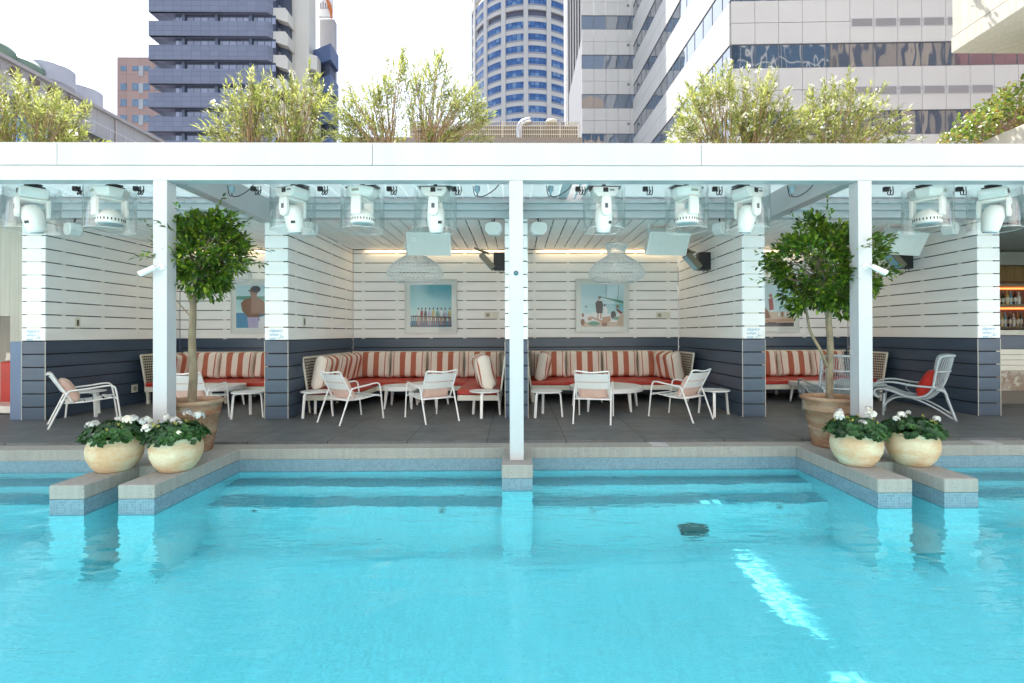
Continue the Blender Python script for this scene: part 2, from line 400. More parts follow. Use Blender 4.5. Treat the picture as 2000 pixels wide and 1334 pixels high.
# slatted walls ---------------------------------------------------
PIT = 0.2083; BZ = 1.239; GAP = 0.017; TOP = 3.20
def courses():
    out = []; z = BZ - 6*PIT
    k = 0
    while True:
        a = BZ - 6*PIT + k*PIT; b = a + PIT
        if a >= TOP - 0.02: break
        a2 = max(0.004, a + (GAP if k else 0)); b2 = min(b, TOP)
        out.append((a2, b2, k < 6)); k += 1
    return out
CR = courses()
def text_obj(body, size, loc, mat, parent, rot=(R(90), 0, 0), ext=0.0004, shear=0.35):
    c = bpy.data.curves.new("lettering", 'FONT'); c.body = body; c.size = size; c.extrude = ext; c.shear = shear; c.space_line = 0.95
    c.materials.append(mat); o = bpy.data.objects.new("lettering", c); COL.objects.link(o); o.parent = parent
    o.location = loc; o.rotation_euler = rot; return o
signblue = P("sign_blue", (0.10, 0.40, 0.60), 0.5)
trimm = P("pale_corner_bead", (0.62, 0.58, 0.48), 0.5)
XS = [-7.602, -3.80, 0.002, 3.80, 7.607]
HW = 0.184; Y1 = 7.70; Y2 = 10.74
plab = ["leftmost slatted partition, white above navy, beside the grey board-marked concrete", "slatted partition end right of the left potted tree, white above navy",
        "slatted partition standing directly behind the middle white post", "slatted partition left of the right potted tree, white above navy",
        "rightmost slatted partition, white above navy, beside the open bar"]
for i, xc in enumerate(XS):
    r = thing("slatted_partition", (xc, Y1, 0), plab[i], "partition wall", "slatted partitions between the booths")
    x0, x1 = xc-HW, xc+HW; th = 0.02
    MB().box(x0+0.035, x1-0.035, Y1+0.035, Y2-0.002, 0, TOP-0.003).build("core", dark, r, world=True)
    for lower in (True, False):
        b = MB()
        for a, z, lo in CR:
            if lo != lower: continue
            jit = random.uniform(-0.0015, 0.0015)
            b.box(x0+0.0015, x1-0.0015, Y1+jit, Y1+th, a, z)
            b.box(x0+jit, x0+th, Y1+th+0.001, Y2-0.001, a, z); b.box(x1-th, x1+jit, Y1+th+0.001, Y2-0.001, a, z)
        b.build("navy_boards" if lower else "white_boards", navy if lower else whited, r, world=True, bev=0.0025)
    b = MB()   # battens behind the boards, seen through the gaps
    for yy in (Y1+0.30, Y1+1.05, Y1+1.85, Y1+2.65):
        b.box(x0+th+0.001, x0+0.034, yy, yy+0.07, BZ+GAP, TOP-0.006); b.box(x1-0.034, x1-th-0.001, yy, yy+0.07, BZ+GAP, TOP-0.006)
    b.box(x0+0.05, x1-0.09, Y1+th+0.001, Y1+0.034, BZ+GAP, TOP-0.006)
    b.build("batten", cream, r, world=True)
    MB().box(x0-0.003, x0+0.004, Y1-0.004, Y1+0.003, 0, BZ).box(x1-0.004, x1+0.003, Y1-0.004, Y1+0.003, 0, BZ).build("corner_bead", trimm, r, world=True)
    if i != 2:
        s_ = text_obj("slippery\nwhen\nwet", 0.066, (-0.115, -0.003, BZ+0.145), signblue, r); s_.name = "lettering"
        ic = MB(); ox, oz = 0.02, BZ+0.035      # small falling figure
        ic.tube([(ox, -0.004, oz), (ox+0.03, -0.004, oz+0.012), (ox+0.06, -0.004, oz+0.03), (ox+0.085, -0.004, oz+0.012)], 0.003, 5)
        ic.tube([(ox+0.05, -0.004, oz+0.045), (ox+0.062, -0.004, oz+0.026), (ox+0.10, -0.004, oz+0.034)], 0.0026, 5); ic.ell((ox+0.052, -0.004, oz+0.056), (0.007, 0.002, 0.007), 6)
        ic.build("slip_symbol", signblue, r)
bw = ["slatted back wall of the left booth behind the bare-chested beach picture", "slatted back wall of the booth left of the middle post",
      "slatted back wall of the booth right of the middle post", "slatted back wall of the booth behind the right potted tree"]
for i in range(4):
    x0, x1 = XS[i]+HW+0.004, XS[i+1]-HW-0.004
    r = thing("slatted_back_wall", ((x0+x1)/2, Y2, 0), bw[i], "back wall", "slatted back walls of the booths")
    MB().box(x0, x1, Y2+0.04, Y2+0.10, 0, TOP+0.3).build("core", dark, r, world=True)
    for lower in (True, False):
        b = MB()
        for a, z, lo in CR:
            if lo == lower: b.box(x0+0.008, x1-0.008, Y2+random.uniform(-0.001, 0.001), Y2+0.02, a, z)
        b.build("navy_boards" if lower else "white_boards", navy if lower else whited, r, world=True, bev=0.0025)
    b = MB()
    for k in range(5):
        xx = x0 + 0.18 + k*(x1-x0-0.43)/4
        b.box(xx, xx+0.075, Y2+0.021, Y2+0.038, BZ+GAP-0.02, TOP-0.005)
    b.build("batten", cream, r, world=True)
    # warm light strip tucked in the cove at the head of the wall
    MB().box(x0+0.3, x1-0.1, Y2-0.06, Y2-0.03, 3.236, 3.246).build("light_strip", P("warm_strip", (1, 0.8, 0.5), 0.5, emit=(1.0, 0.72, 0.38), es=8.0), r, world=True)
# slatted ceiling over each booth
for i in range(4):
    x0, x1 = XS[i]+HW+0.004, XS[i+1]-HW-0.004
    r = thing("slatted_ceiling", ((x0+x1)/2, 9.2, 3.2), ["slatted white ceiling over the leftmost booth", "slatted white ceiling over the booth left of the middle post",
              "slatted white ceiling over the booth right of the middle post", "slatted white ceiling over the booth behind the right potted tree"][i], "ceiling", "slatted ceilings of the booths")
    b = MB(); n = round((x1-x0)/PIT); w = (x1-x0)/n
    for k in range(n): b.box(x0+k*w+0.009, x0+(k+1)*w-0.009, 7.765, Y2-0.13, 3.20, 3.218)
    b.build("boards", whited, r, world=True, bev=0.002)
    MB().box(x0, x1, 7.765, Y2-0.0, 3.25, 3.27).build("core", dark, r, world=True)
    b = MB()
    for yy in (8.4, 9.3, 10.2): b.box(x0, x1, yy, yy+0.05, 3.219, 3.249)
    b.build("batten", cream, r, world=True)
    MB().box(x0, x1, Y2-0.1295, Y2-0.118, 3.20, 3.2495).build("cove_trim", whited, r, world=True)

# pergola frame --------------------------------------------------
pg = thing("pergola", (0, 5.27, 0), "long white pergola frame with square posts, deep fascia and rafters over the pool edge", "pergola")
E_ = 13.0
MB().box(-E_, E_, 5.27, 5.42, 3.02, 3.178).build("front_beam", white, pg, world=True, bev=0.004)
seams = [-E_, -8.55, -4.95, -1.56, 2.03, 5.63, 9.2, E_]
for a, b_ in zip(seams[:-1], seams[1:]):
    q_ = MB().box(a+0.0025, b_-0.0025, 5.262, 5.43, 3.1815, 3.41).build("fascia_panel", white, pg, world=True, bev=0.003)
    sc_ = MB()
    for zz in (3.20, 3.39):
        for xx in (a+0.03, b_-0.03): sc_.lathe([(0.0035, 0), (0.0035, 0.0025)], 8, (xx, 5.262, zz), M=RX(90))
    sc_.build('screw', steel, q_, world=True)
for xc, x0, x1, zb in ((-3.85, -3.93, -3.78, -0.032), (0, -0.075, 0.077, -0.032), (3.84, 3.763, 3.915, -0.032), (-7.7, -7.78, -7.63, 0), (7.7, 7.62, 7.77, 0)):
    if abs(xc) > 7: continue
    q = MB().box(x0, x1, 5.2705, 5.4195, zb, 3.0195).build("post", white, pg, world=True, bev=0.005)
    if abs(xc) < 1:
        c_ = MB()
        for dx in (-0.012, 0.012): c_.lathe([(0.0022, 0), (0.0022, 0.003)], 8, (dx-0.001, 5.2705, 2.03), M=RX(90))
        c_.build("screw", dark, q, world=True)
for x in (-7.62, -3.83, 0.0, 3.83, 7.62):
    MB().box(x-0.08, x+0.08, 5.4205, 7.44, 3.05, 3.40).build("rafter", white, pg, world=True, bev=0.004)
g = MB(); g.box(-E_, E_, 7.44, 7.50, 3.36, 3.40); g.box(-E_, E_, 7.501, 7.60, 3.27, 3.44); g.box(-E_, E_, 7.601, 7.76, 3.17, 3.30); g.box(-E_, E_, 7.601, 7.70, 3.301, 3.46)
g.build("gutter_beam", white, pg, world=True, bev=0.004)
b = MB(); x = -E_
while x < E_:
    b.box(x+0.08, x+0.115, 7.425, 7.439, 3.365, 3.385); x += 0.17
b.build("hinge_row", steel, pg, world=True)
lv = MB(); x = -E_; k = 0
while x < E_ - 0.1:
    if 0.60 < x < 0.90: x += 0.21; continue
    tlt = 0.012; a = x + 0.004; c_ = x + 0.206
    lv.add([(a, 5.435, 3.465), (c_, 5.435, 3.465-tlt), (c_, 7.60, 3.475-tlt), (a, 7.60, 3.475), (c_, 5.435, 3.49), (c_, 7.60, 3.50)],
           [(0, 3, 2, 1), (1, 2, 5, 4)]); x += 0.21
for xa, xb in ((0.656, 0.80), (0.90, 0.935), (1.02, 1.062)): lv.box(xa, xb, 5.435, 7.60, 3.46, 3.48)
lm, t, p = nt("opal_louvre"); p.inputs['Base Color'].default_value = (0.66, 0.76, 0.78, 1); p.inputs['Roughness'].default_value = 0.3
trl = nd(t, "ShaderNodeBsdfTranslucent"); trl.inputs[0].default_value = (0.66, 0.80, 0.84, 1); mxl = nd(t, "ShaderNodeMixShader"); mxl.inputs[0].default_value = 0.12
t.links.new(p.outputs[0], mxl.inputs[1]); t.links.new(trl.outputs[0], mxl.inputs[2]); t.links.new(mxl.outputs[0], t.nodes["Material Output"].inputs[0])
lv.build("louvre_roof", lm, pg, world=True)
MB().box(-E_, E_, 5.275, 5.434, 3.411, 3.43).box(-E_, E_, 7.61, 12.2, 3.62, 3.70).box(-E_, E_, 7.62, 7.66, 3.465, 3.62).build("roof_deck", white, pg, world=True)
for x, lab in ((-4.60, "left"), (-0.17, "mid"), (4.35, "right")):
    MB().lathe([(0.16, 3.562), (0.16, 3.585), (0.02, 3.70)], 4, (x, 6.2, 0), M=RZ(45)).build("roof_cap", white, pg, world=True)
# small vents on roof seen as pyramids above the fascia are the roof_cap parts

# left end: board-marked concrete lintel, pillar and rear wall
r = thing("concrete_portal", (-8.0, 7.72, 0), "grey board-marked concrete wall with navy-painted foot at the far left of the terrace", "concrete wall")
MB().box(-13, -7.795, 7.72, 8.1, 1.64, 3.30).build("lintel", concb, r, world=True)
MB().box(-7.99, -7.795, 7.721, 8.099, BZ, 1.6398).build("pillar", concb, r, world=True)
MB().box(-7.99, -7.80, 7.718, 8.10, 0, BZ-0.001).build("painted_base", P("navy_render", (0.13, 0.19, 0.30), 0.5, 0.12, 2), r, world=True, bev=0.01)
MB().box(-13, -7.80, 10.2, 10.4, 0, 3.3).build("rear_wall", concb, r, world=True)
MB().box(-13, -7.80, 8.1005, 10.2, 3.1, 3.2).build("ceiling", whited, r, world=True)
rr = thing("storage_bench", (-8.7, 9.1, 0), "red vinyl bench back glimpsed past the navy concrete foot at far left", "bench")
MB().box(-9.4, -8.06, 8.9, 9.2, 0.05, 0.86).build("bench_back", red, rr, world=True, bev=0.03)
tt = thing("low_platform", (-8.6, 8.3, 0), "low white platform with rounded corner before the red bench at far left", "platform")
MB().prism([(-9.3, 8.25), (-8.35, 8.25), (-8.10, 8.55), (-8.10, 8.86), (-9.3, 8.86)], 2, 0.02, 0.14).build("platform_body", P("cream_lacquer", (0.75, 0.72, 0.66), 0.3, 0.04), tt, world=True, bev=0.02)
pp = thing("wall_lamp", (-8.1, 8.4, 1.13), "round white wall lamp beside the concrete pillar at far left", "wall lamp")
MB().lathe([(0.02, 0), (0.11, 0.01), (0.115, 0.04), (0.08, 0.085), (0.02, 0.10)], 20, (0.105, 0, 0), M=RY(-90)).build("shade", white, pp, smooth=True)

# ================================================================ FURNITURE
def pillow(w, h, d, n=14, sag=0.0, p=4):
    # puffy cushion: width X, height Z, thickness Y; origin at bottom centre
    b = MB(); vs = []; N = n+1
    for side in (1, -1):
        for j in range(N):
            for i in range(N):
                u = -1+2*i/n; v = -1+2*j/n
                uu = math.sin(u*math.pi/2)*0.35 + u*0.65; vv = math.sin(v*math.pi/2)*0.35+v*0.65
                th = (max(0, 1-abs(uu)**p)*max(0, 1-abs(vv)**p))**0.5
                k = 1-0.05*(1-abs(vv)**2)*(abs(uu)**6) 
                pinch = 1 - 0.045*(1-vv*vv)
                x = uu*w/2*pinch; z = h/2 + vv*h/2*(1-0.045*(1-uu*uu)) - sag*(1-uu*uu)*(vv > 0)*vv
                wr = 0.006*math.sin(7*uu+3*vv)*th
                vs.append((x, side*(0.22*d/2 + 0.78*d/2*th) + wr, z))
    fs = []
    A = N*N
    for j in range(n):
        for i in range(n):
            a = j*N+i; fs.append((a, a+1, a+N+1, a+N)); fs.append((A+a, A+a+N, A+a+N+1, A+a+1))
    rim = [i for i in range(N)] + [j*N+n for j in range(1, N)] + [n*N+i for i in range(n-1, -1, -1)] + [j*N for j in range(n-1, 0, -1)]
    for q in range(len(rim)):
        a, c = rim[q], rim[(q+1) % len(rim)]; fs.append((a, A+a, A+c, c))
    return b.add(vs, fs)

def chair(loc, rz, label):
    r = thing("armchair", loc, label, "armchair", "white slatted metal armchairs", rz)
    for s in (-1, 1):
        x = 0.275*s
        b = MB().tube(crv([(x, -0.38, 0.0), (x, -0.285, 0.24), (x, -0.185, 0.485), (x, -0.13, 0.525), (x, 0.08, 0.548), (x, 0.27, 0.572), (x, 0.335, 0.553), (x, 0.362, 0.49), (x, 0.395, 0.25), (x, 0.425, 0)], 5), 0.0125, 10)
        b.lathe([(0.016, 0.001), (0.016, 0.012)], 10, (x, -0.378, 0)).lathe([(0.016, 0.001), (0.016, 0.012)], 10, (x, 0.424, 0))
        b.build("side_frame", fwhite, r, smooth=True)
    MB().tube([(-0.27, -0.238, 0.355), (0.27, -0.238, 0.355)], 0.011, 8).build("rear_stretcher", fwhite, r, smooth=True)
    MB().tube([(-0.27, 0.379, 0.36), (0.27, 0.379, 0.36)], 0.011, 8).build("front_stretcher", fwhite, r, smooth=True)
    hoop = [(-0.25, -0.13, 0.37), (-0.25, -0.20, 0.50), (-0.252, -0.31, 0.70), (-0.25, -0.345, 0.765), (-0.215, -0.372, 0.785), (0, -0.395, 0.765), (0.215, -0.372, 0.785), (0.25, -0.345, 0.765), (0.252, -0.31, 0.70), (0.25, -0.20, 0.50), (0.25, -0.13, 0.37)]
    MB().tube(crv(hoop, 5), 0.0125, 10).build("back_hoop", fwhite, r, smooth=True)
    for z0, z1 in ((0.622, 0.742), (0.508, 0.610)):
        b = MB(); n = 10; vs = []
        for zz in (z0, z1):
            for k in range(n+1):
                u = -1+2*k/n; y = -0.13 - (zz-0.37)*0.545 - 0.045*(1-u*u)
                vs += [(u*0.243, y, zz), (u*0.243, y+0.006, zz)]
        m_ = 2*(n+1)
        for k in range(n):
            a = 2*k; fs = [(a, a+2, m_+a+2, m_+a), (a+1, m_+a+1, m_+a+3, a+3), (m_+a, m_+a+2, m_+a+3, m_+a+1), (a, a+1, a+3, a+2)]
            b.f += fs; b.m += [0]*4
        b.f += [(0, m_, m_+1, 1), (2*n, 2*n+1, m_+2*n+1, m_+2*n)]; b.m += [0, 0]; b.v = vs
        b.build("backrest_slat", fwhite, r, smooth=True, auto=40)
    b = MB()
    for k in range(5):
        y = -0.20 + k*0.108; zz = 0.362 + 0.03*(k/4)**2 - 0.012*math.sin(math.pi*k/4)
        b.cbox((0, y+0.045, zz), (0.50, 0.094, 0.007), RX(3 if k < 4 else -8))
    b.build("seat", fwhite, r, bev=0.002)
    b = MB()
    for s in (-1, 1): b.tube(crv([(s*0.25, -0.22, 0.35), (s*0.25, 0.0, 0.347), (s*0.25, 0.25, 0.375), (s*0.25, 0.34, 0.382), (s*0.25, 0.375, 0.362)], 4), 0.009, 6)
    b.build("seat_rail", fwhite, r, smooth=True)
    return r
def chair_cushion(loc, rz, label, lean=-29):
    r = thing("cushion", loc, label, "cushion", "pink cushions on the white armchairs", rz)
    b = pillow(0.44, 0.36, 0.15); M = Matrix.Translation((0, -0.075, 0.372)) @ RX(-lean)
    b.v = [tuple(M @ Vector(p)) for p in b.v]; b.build("cover", pink, r, smooth=True)
    # stitched cross on the face
    return r
CH = [((-6.58, 7.42, 0), -46, "white slatted armchair seen side-on in front of the leftmost navy partition", "pink cushion slumped on the side-on armchair at the leftmost partition"),
      ((-2.60, 7.58, 0), -34.8, "white slatted armchair back to the pool, beside the left arm of the big sofa", "pink cushion on the armchair beside the left arm of the big sofa"),
      ((-1.33, 7.64, 0), 34.6, "white slatted armchair just left of the middle post, its back to the pool", "pink cushion on the armchair just left of the middle post"),
      ((1.20, 7.50, 0), -14, "white slatted armchair squarely before the large coffee table right of the middle post", "pink cushion on the armchair in front of the large round coffee table"),
      ((2.62, 7.66, 0), 37.8, "white slatted armchair turned towards the large coffee table, next to the rightmost white stool table", "pink cushion on the angled armchair next to the rightmost stool table"),
      ((-4.93, 7.50, 0), 4, "white slatted armchair half hidden behind the left terracotta tree pot", "pink cushion on the armchair behind the left terracotta tree pot")]
c0 = k0 = None
for (l, a, lab, lc) in CH:
    if c0 is None: c0 = chair(l, R(a), lab); k0 = chair_cushion(l, R(a), lc)
    else: again(c0, l, R(a), lab); again(k0, l, R(a), lc)

def stool(loc, label, rz=0):
    r = thing("side_table", loc, label, "side table", "small round white side tables", rz)
    MB().lathe([(0.235, 0.395), (0.25, 0.40), (0.253, 0.408), (0.25, 0.414), (0.236, 0.412), (0.0, 0.410)], 40, cap1=False).build("table_top", fwhite, r, smooth=True, auto=50)
    for k in range(3):
        a = math.radians(90+120*k); cx, sy = math.cos(a), math.sin(a)
        pts = crv([(cx*0.10, sy*0.10, 0.385), (cx*0.195, sy*0.195, 0.385), (cx*0.228, sy*0.228, 0.362), (cx*0.236, sy*0.236, 0.30), (cx*0.262, sy*0.262, 0.0)], 5)
        b = MB(); n = len(pts); T = Vector((-sy, cx, 0))*0.021; vs = []
        for i, p in enumerate(pts):
            d = (pts[min(i+1, n-1)]-pts[max(i-1, 0)]).normalized(); N_ = d.cross(T).normalized()*0.011
            vs += [p+T+N_, p-T+N_, p-T-N_, p+T-N_]
        fs = [(4*i+j, 4*i+(j+1) % 4, 4*i+4+(j+1) % 4, 4*i+4+j) for i in range(n-1) for j in range(4)] + [(3, 2, 1, 0), (4*n-4, 4*n-3, 4*n-2, 4*n-1)]
        b.add(vs, fs).build("leg", fwhite, r, bev=0.003)
    return r
s0 = stool((-3.27, 7.97, 0), "small round white side table against the navy partition left of the big sofa", 0.5)
for l, a, lab in (((-0.52, 7.93, 0), 0.9, "small round white side table tucked just left of the middle post"), ((0.49, 7.86, 0), 0.2, "small round white side table just right of the middle post"),
                  ((3.24, 7.92, 0), 0.7, "small round white side table beside the navy partition left of the right potted tree"), ((-4.36, 7.92, 0), 0.4, "small round white side table behind the left potted tree, at the partition end"),
                  ((-7.12, 8.10, 0), 0.1, "small round white side table behind the side-on armchair by the leftmost partition")):
    again(s0, l, a, lab)
def coffee(loc, rad, h, label, n=4, rz=0.4):
    r = thing("coffee_table", loc, label, "coffee table", "round white coffee tables", rz)
    MB().lathe([(rad*0.96, h-0.075), (rad, h-0.072), (rad, h-0.006), (rad-0.006, h), (0, h)], 56, cap0=False, cap1=False).build("table_top", fwhite, r, smooth=True, auto=40)
    for k in range(n):
        a = 2*math.pi*k/n; M = Matrix.Translation((math.cos(a)*rad*0.88, math.sin(a)*rad*0.88, 0)) @ RZ(math.degrees(a))
        b = MB(); vs = []
        for z, w, d, o in ((0, 0.026, 0.026, 0.045), (h-0.08, 0.05, 0.045, 0.0)):
            vs += [M @ Vector((o+sx*d/2, sy*w/2, z)) for sx, sy in ((-1, -1), (1, -1), (1, 1), (-1, 1))]
        b.add(vs, [(3, 2, 1, 0), (4, 5, 6, 7)] + [(i, (i+1) % 4, 4+(i+1) % 4, 4+i) for i in range(4)]).build("leg", fwhite, r, bev=0.004)
    return r
coffee((1.62, 8.76, 0), 0.655, 0.40, "large round white coffee table before the striped sofa right of the middle post", 5, 0.25)
coffee((-2.12, 8.92, 0), 0.34, 0.40, "small round white coffee table between two armchairs, nearer the big sofa's left arm", 4, 0.78)
coffee((-1.62, 9.05, 0), 0.36, 0.43, "small round white coffee table half hidden behind the armchair left of the middle post", 4, 0.5)
coffee((-5.78, 9.15, 0), 0.62, 0.40, "large round white coffee table behind the left potted tree", 5, 0.3)
coffee((5.95, 9.35, 0), 0.62, 0.40, "large round white coffee table behind the right terracotta tree pot", 5, 0.5)
lt = thing("lounge_table", (5.85, 8.35, 0), "thin grey-white round table between the two rattan chairs, behind the right post", "table")
MB().lathe([(0.46, 0.455), (0.475, 0.46), (0.475, 0.475), (0, 0.478)], 40, cap1=False).build("table_top", greyrat, lt, smooth=True, auto=40)
for k in range(3):
    a = 2.1*k+0.3; MB().tube([(0.30*math.cos(a), 0.30*math.sin(a), 0.456), (0.40*math.cos(a), 0.40*math.sin(a), 0)], [0.026, 0.02], 8).build("leg", cream, lt, smooth=True)

# sofas ----------------------------------------------------------
def panel(b, p0, p1, p2, p3, th):   # slab with thickness toward +normal
    q = [Vector(p) for p in (p0, p1, p2, p3)]; n_ = (q[1]-q[0]).cross(q[3]-q[0]).normalized()*th
    return b.add(q+[p+n_ for p in q], [(3, 2, 1, 0), (4, 5, 6, 7), (0, 1, 5, 4), (1, 2, 6, 5), (2, 3, 7, 6), (3, 0, 4, 7)])
perf = grid_mat("perforated_panel", (0.74, 0.71, 0.62), (0.10, 0.09, 0.07), 0.05, 0.42, 0.5, 0.02, bumpy=0)
def sofa(x0, x1, label, wings=(None, None)):
    """wings: front y of a left / right return, or None"""
    yb, yf = 10.62, 9.44
    r = thing("sofa", ((x0+x1)/2, yb, 0), label, "sofa", "built-in style sofas in the booths")
    lx0 = x0+0.02; rx1 = x1-0.02
    foot = [(lx0, yf), (rx1, yf)]
    b = MB(); b.box(lx0, rx1, yf, yb-0.02, 0.235, 0.327)
    if wings[0]: b.box(lx0, x0+0.85, wings[0], yf-0.0005, 0.2355, 0.3265)
    if wings[1]: b.box(x1-0.72, rx1, wings[1], yf-0.0005, 0.2355, 0.3265)
    b.build("base_frame", cream, r, world=True, bev=0.006)
    a0 = x0+0.86 if wings[0] else lx0; a1 = x1-0.73 if wings[1] else rx1
    segs = [(a0, a1, yf)]
    n = max(1, round((a1-a0)/1.6))
    for k in range(n):
        MB().box(a0+(a1-a0)*k/n+0.002, a0+(a1-a0)*(k+1)/n-0.002, yf+0.01, yb-0.06, 0.330, 0.41).build("seat_cushion", red, r, world=True, bev=0.02)
    def wing(xa, xb, yw):
        q = MB().box(xa, xb, yw+0.01, yb-0.06, 0.330, 0.411).build("seat_cushion", red, r, world=True, bev=0.02)
        MB().tube([(xa, yw+0.008, 0.409), (xb, yw+0.008, 0.409)], 0.0035, 6).build("piping", offw, q, world=False) if False else None
    if wings[0]: wing(lx0, x0+0.855, wings[0])
    if wings[1]: wing(x1-0.725, rx1, wings[1])
    MB().tube([(a0, yf+0.008, 0.407), (a1, yf+0.008, 0.407)], 0.004, 6).build("piping", P("rust_piping", (0.62, 0.25, 0.16), 0.7), r, world=True)
    b = MB(); b.box(x0+0.01, x1-0.01, yb-0.015, yb+0.01, 0.30, 0.93); b.box(x0-0.02, x1+0.02, yb-0.03, yb+0.02, 0.931, 0.967)
    b.build("back_panel", cream, r, world=True, bev=0.004)
    for s, xx, w in ((-1, x0, wings[0]), (1, x1, wings[1])):
        yw = (w + 0.12) if w else yf + 0.02
        ax, bx = xx, xx+s*0.055
        q = panel(MB(), (ax, yw+0.06, 0.32), (ax, yb-0.04, 0.32), (bx, yb-0.04, 0.93), (bx, yw+0.02, 0.93), -0.012*s)
        q.build("side_panel", perf, r, world=True)
        f = MB(); f.tube([(ax-s*0.03, yw+0.07, 0.0), (ax-s*0.012, yw+0.04, 0.30), (bx+s*0.01, yw, 0.945)], 0.019, 4); f.tube([(bx+s*0.01, yw, 0.945), (bx+s*0.01, yb-0.02, 0.945)], 0.019, 4)
        f.build("side_frame", cream, r, world=True)
    for lx in (x0+0.06, (x0+x1)/2, x1-0.06):
        for ly in ((yf+0.05), yb-0.1):
            MB().box(lx-0.022, lx+0.022, ly-0.022, ly+0.022, 0, 0.2345).build("leg", cream, r, world=True)
    return r
sofa(-3.56, -0.26, "large U-shaped sofa with striped back cushions and red seat left of the middle post", (8.12, 8.02))
sofa(0.27, 3.42, "straight sofa with striped cushions and red seat right of the middle post")
sofa(-7.22, -4.10, "straight sofa with red seat behind the left potted tree")
sofa(4.10, 7.25, "straight sofa with red seat behind the right potted tree")
GRP = "striped back cushions leaning along the sofas"
def scush(loc, w, rz, lean, label, h=0.56, mat=None, d=0.24, grp=GRP):
    r = thing("striped_cushion", loc, label, "cushion", grp, rz)
    b = pillow(w, h, d, p=7); M = RX(-lean); b.v = [tuple(M @ Vector(p)) for p in b.v]
    o = b.build("cover", [mat or stripe, offw], r, smooth=True)
    return r
def row(x0, x1, n, where):
    w = (x1-x0)/n; names = ["first", "second", "third", "fourth", "fifth"]
    for k in range(n):
        scush((x0+(k+0.5)*w, 10.36, 0.412), w*0.985, R(random.uniform(-1.5, 1.5)), 10, "%s striped back cushion from the left on the %s" % (names[k], where))
row(-3.49, -0.33, 4, "big sofa left of the middle post")
row(0.30, 3.38, 4, "sofa right of the middle post")
row(-7.05, -4.15, 4, "sofa behind the left potted tree")
row(4.15, 7.1, 4, "sofa behind the right potted tree")
# cushions along the left return (rz=-90 turns the face toward +X)
for k, y in enumerate((8.56, 9.29, 9.86)):
    scush((-3.41, y, 0.413), 0.74, R(90), -12, "striped cushion on the left return of the big sofa, %s" % ["nearest the pool", "second from the pool", "in the corner"][k], h=0.57)
scush((-0.50, 8.45, 0.413), 0.70, R(-78), -14, "pale-edged cushion leaning at the right end of the big sofa, beside the middle post", h=0.58, d=0.30, grp="bolster cushions at the sofa ends")
scush((0.50, 9.90, 0.412), 0.70, R(80), -10, "striped end cushion at the left end of the sofa right of the middle post", h=0.56, d=0.26, grp="bolster cushions at the sofa ends")
scush((3.16, 9.86, 0.412), 0.70, R(-72), -12, "striped end cushion at the right end of the sofa right of the middle post", h=0.57, d=0.30, grp="bolster cushions at the sofa ends")
scush((-6.98, 9.85, 0.412), 0.70, R(84), -10, "striped end cushion at the left end of the sofa behind the left potted tree", h=0.56, d=0.24, grp="bolster cushions at the sofa ends")
bc = scush((-8.75, 9.0, 0.862), 1.2, 0, 0, "striped cushion roll on the red bench at far left", h=0.17, d=0.3, grp=None)

